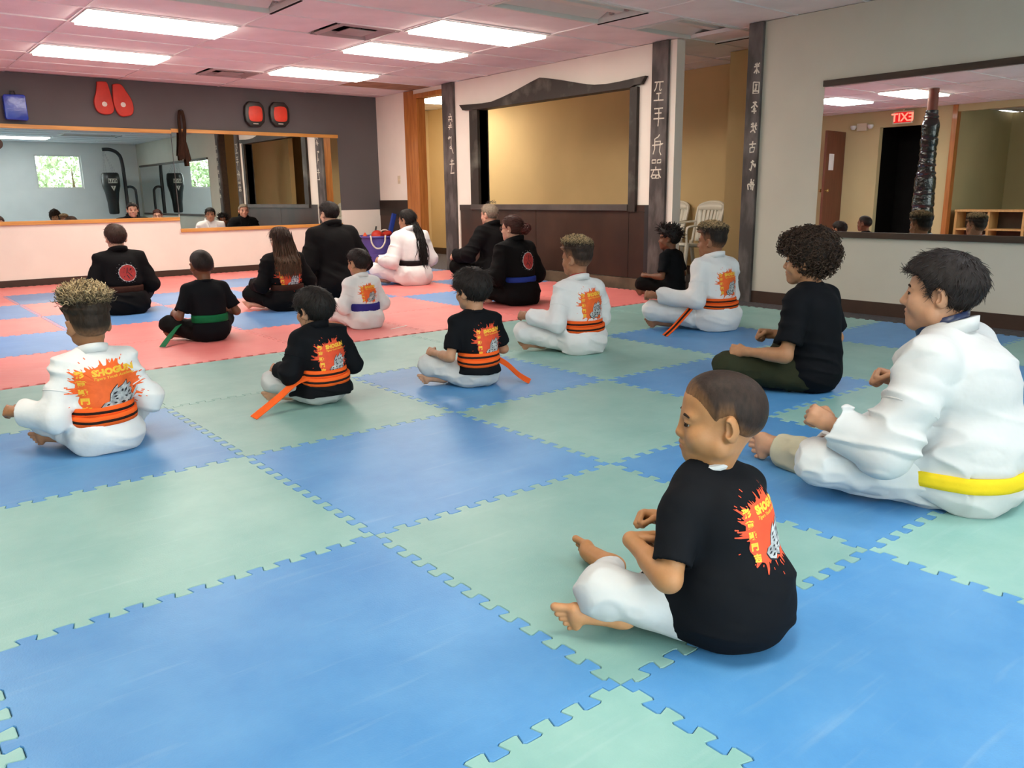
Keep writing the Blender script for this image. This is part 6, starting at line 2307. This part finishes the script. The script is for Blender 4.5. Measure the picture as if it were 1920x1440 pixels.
# door leaf standing open at the left edge of the right mirror
t = thing('door', 'reddish brown door with a notice, standing open, seen in the right wall mirror', 'door', (XL, 7.74, -0.021))
MB().box(0.02, 0.86, -0.022, 0.022, 0.008, 2.10, rot=Matrix.Rotation(-0.12, 3, 'Z'), piv=(0, 0, 0)).build('leaf', M_BROWNDOOR, t, bevel=0.003)
for sy in (-1, 1):
    k_ = MB().lathe([(0.012, 0.0), (0.012, 0.03), (0.03, 0.04), (0.032, 0.06), (0.018, 0.07)], (0, 0, 0), 14).build('knob', M_BRASS, t, smooth=True)
    k_.location = (0.79, -0.094+sy*0.024, 1.0)
    k_.rotation_euler = (-sy*math.pi/2, 0, 0)
p_ = MB().box(0.50, 0.72, -0.0245, -0.0232, 1.38, 1.68, rot=Matrix.Rotation(-0.12, 3, 'Z'), piv=(0, 0, 0)).build('notice', M_PAPER, t)

# orange door post and cubby shelves by the alcove
t = thing('door_casing', 'wooden post at the mouth of the left alcove, seen in the right wall mirror', 'door casing', (XL, 5.70, -0.022))
MB().box(-T, 0.02, -0.04, 0.045, 0, HC+0.02).build('post', M_OAK, t, bevel=0.004)
t = thing('cubby_shelf', 'low light-wood cubby shelf in the left alcove, seen in the right wall mirror', 'shelf', (-3.95, 4.75, -0.021))
M_BIRCH = mat('light_birch', (0.62, 0.38, 0.15), 0.5, 0.4, color2=(0.52, 0.30, 0.11), vscale=5, stretch=(1, 6, 1))
MB().box(-0.20, 0.22, -0.85, 0.85, 0.60, 0.64).build('top', M_BIRCH, t, bevel=0.003)
for yy in (-0.83, -0.28, 0.28, 0.83):
    MB().box(-0.18, 0.20, yy-0.02, yy+0.02, 0.0, 0.60).build('upright', M_BIRCH, t, bevel=0.003)
for y0_, y1_ in ((-0.81, -0.30), (-0.26, 0.26), (0.30, 0.81)):
    MB().box(-0.18, 0.20, y0_, y1_, 0.28, 0.31).build('shelf_board', M_BIRCH, t)
MB().box(-0.20, -0.18, -0.85, 0.85, 0.0, 0.60).build('back_panel', mat('dark_shelf_back', (0.10, 0.08, 0.06), 0.6, var=0.1, vscale=5), t)

# heavy bag on its stand in the front corner
t = thing('bag_stand', 'black tubular bag stand in the front corner, seen in the left mirror', 'stand', (4.95, -2.1, -0.021))
MB().tube([tuple(p) for p in smooth_path([np.array(p) for p in [(0, 0, 0.03), (0, 0, 1.2), (-0.02, 0, 1.95), (-0.10, 0, 2.18), (-0.28, 0, 2.27), (-0.46, 0, 2.27)]], 30)], 0.045, 12).build('post', M_BLACKM, t, smooth=True)
MB().tube([tuple(p) for p in smooth_path([np.array(p) for p in [(0.0, 0, 1.32), (0.12, 0.02, 1.34), (0.21, 0.03, 1.28), (0.235, 0.03, 1.1), (0.235, 0.03, 0.03)]], 24)], 0.032, 10).build('side_post', M_BLACKM, t, smooth=True)
MB().tube([(-0.55, -0.25, 0.03), (0.0, 0, 0.03), (0.3, 0.05, 0.03)], 0.03, 8).build('foot_rail', M_BLACKM, t, smooth=True)
MB().tube([(-0.45, 0.62, 0.03), (0.0, 0, 0.03)], 0.03, 8).build('foot_rail', M_BLACKM, t, smooth=True)
M_CHAIN = mat('steel_chain', (0.55, 0.55, 0.55), 0.3, 0.5, metal=1.0, var=0.1, vscale=30)
t = thing('heavy_bag', 'black tapered heavy bag with white lettering, hanging from the stand', 'punching bag', (4.60, -2.08, 0.62))
MB().lathe([(0.02, 0.0), (0.11, 0.01), (0.125, 0.05), (0.135, 0.30), (0.17, 0.55), (0.215, 0.72), (0.222, 0.90), (0.205, 1.02), (0.18, 1.05), (0.03, 1.055)], (0, 0, 0), 32).build('bag', M_VINYLK, t, smooth=True)
for k in range(4):
    a = math.pi/4+k*math.pi/2
    c_ = MB()
    for i in range(9):
        q = i/9
        p = np.array([0.16*math.cos(a)*(1-q)-0.10*q, 0.16*math.sin(a)*(1-q)-0.02*q, 1.05+0.56*q])
        c_.tube([tuple(p+0.02*np.array([0.5*math.cos(w+1.57*(i % 2)), 0.5*math.sin(w), 1.3*math.cos(w)])) for w in np.linspace(0, 6.283, 9)[:-1]], 0.004, 4, closed=True)
    c_.build('chain', M_CHAIN, t)


def bag_text(V, F, rad, z0, m, nm):
    P = []
    for a, b in V:
        w = a/rad
        # lettering faces the room (+y), readable from there
        P.append((-rad*math.sin(w), rad*math.cos(w), z0+float(b)))
    me = bpy.data.meshes.new(nm)
    me.from_pydata(P, [], [tuple(f) for f in F])
    return link(nm, me, m, t)


bag_text(*densify(np.array([(-0.115, -0.012), (0.115, -0.012), (0.115, 0.10), (-0.115, 0.10)]), [(0, 1, 2, 3)], 0.03), 0.2235, 0.80, M_CHALK, 'label_panel')
bag_text(*text2d('TITLE', 0.10, 0, 0.01, 0, 'CENTER', 0.004), 0.2250, 0.80, M_VINYLK, 'lettering')
bag_text(*densify(np.array([(-0.07, 0.05), (0.07, 0.05), (0.0, -0.09)]), [(0, 1, 2)], 0.03), 0.214, 0.68, M_CHALK, 'emblem_triangle')
bag_text(*text2d('T', 0.085, 0, -0.02, 0.2, 'CENTER', 0.004), 0.2155, 0.68, M_VINYLK, 'emblem_letter')

# greenery and ground outside the front windows
M_LEAF = mat('leaf_green', (0.30, 0.42, 0.20), 0.6, 0.3, color2=(0.55, 0.62, 0.42), vscale=4)
M_BARK = mat('bark', (0.16, 0.11, 0.07), 0.9, 0.1, var=0.3, vscale=9)
struct(MB().box(-14, 14, -16, YR-0.2, -0.16, -0.10), 'ground', mat('pale_pavement', (0.42, 0.40, 0.37), 0.9, 0.1, var=0.1, vscale=2))


def bush(lab, at, r, h, n, seed):
    t = thing('bush', lab, 'bush', (*at, -0.10))
    rg = np.random.default_rng(seed)
    d = rg.normal(size=(n, 3))
    d /= np.linalg.norm(d, axis=1, keepdims=True)
    c = d*np.array([r, r*0.8, h*0.5])*rg.uniform(0.55, 1.0, (n, 1))+np.array([0, 0, h*0.55])
    a = rg.normal(size=(n, 3))
    a /= np.linalg.norm(a, axis=1, keepdims=True)
    b = np.cross(a, rg.normal(size=(n, 3)))
    b /= np.linalg.norm(b, axis=1, keepdims=True)
    s = rg.uniform(0.05, 0.12, (n, 1))
    V = np.stack([c-a*s, c-b*s*0.5, c+a*s, c+b*s*0.5], 1).reshape(-1, 3)
    V[:, 2] = np.maximum(V[:, 2], 0.02)
    o = link('foliage', mesh_np('foliage', V, np.arange(len(V)).reshape(-1, 4)), M_LEAF, t)
    o['kind'] = 'stuff'
    MB().tube([(0, 0, 0), (0.03, 0.02, h*0.3), (0, 0, h*0.7)], [0.07, 0.05, 0.02], 7).build('stem', M_BARK, t, smooth=True)


bush('leafy green shrub outside the small window, seen in the left mirror', (2.9, -5.6), 0.9, 2.3, 1500, 1)
bush('taller pale green shrub outside the small window, further right in the left mirror', (4.6, -6.4), 1.1, 2.9, 1700, 2)
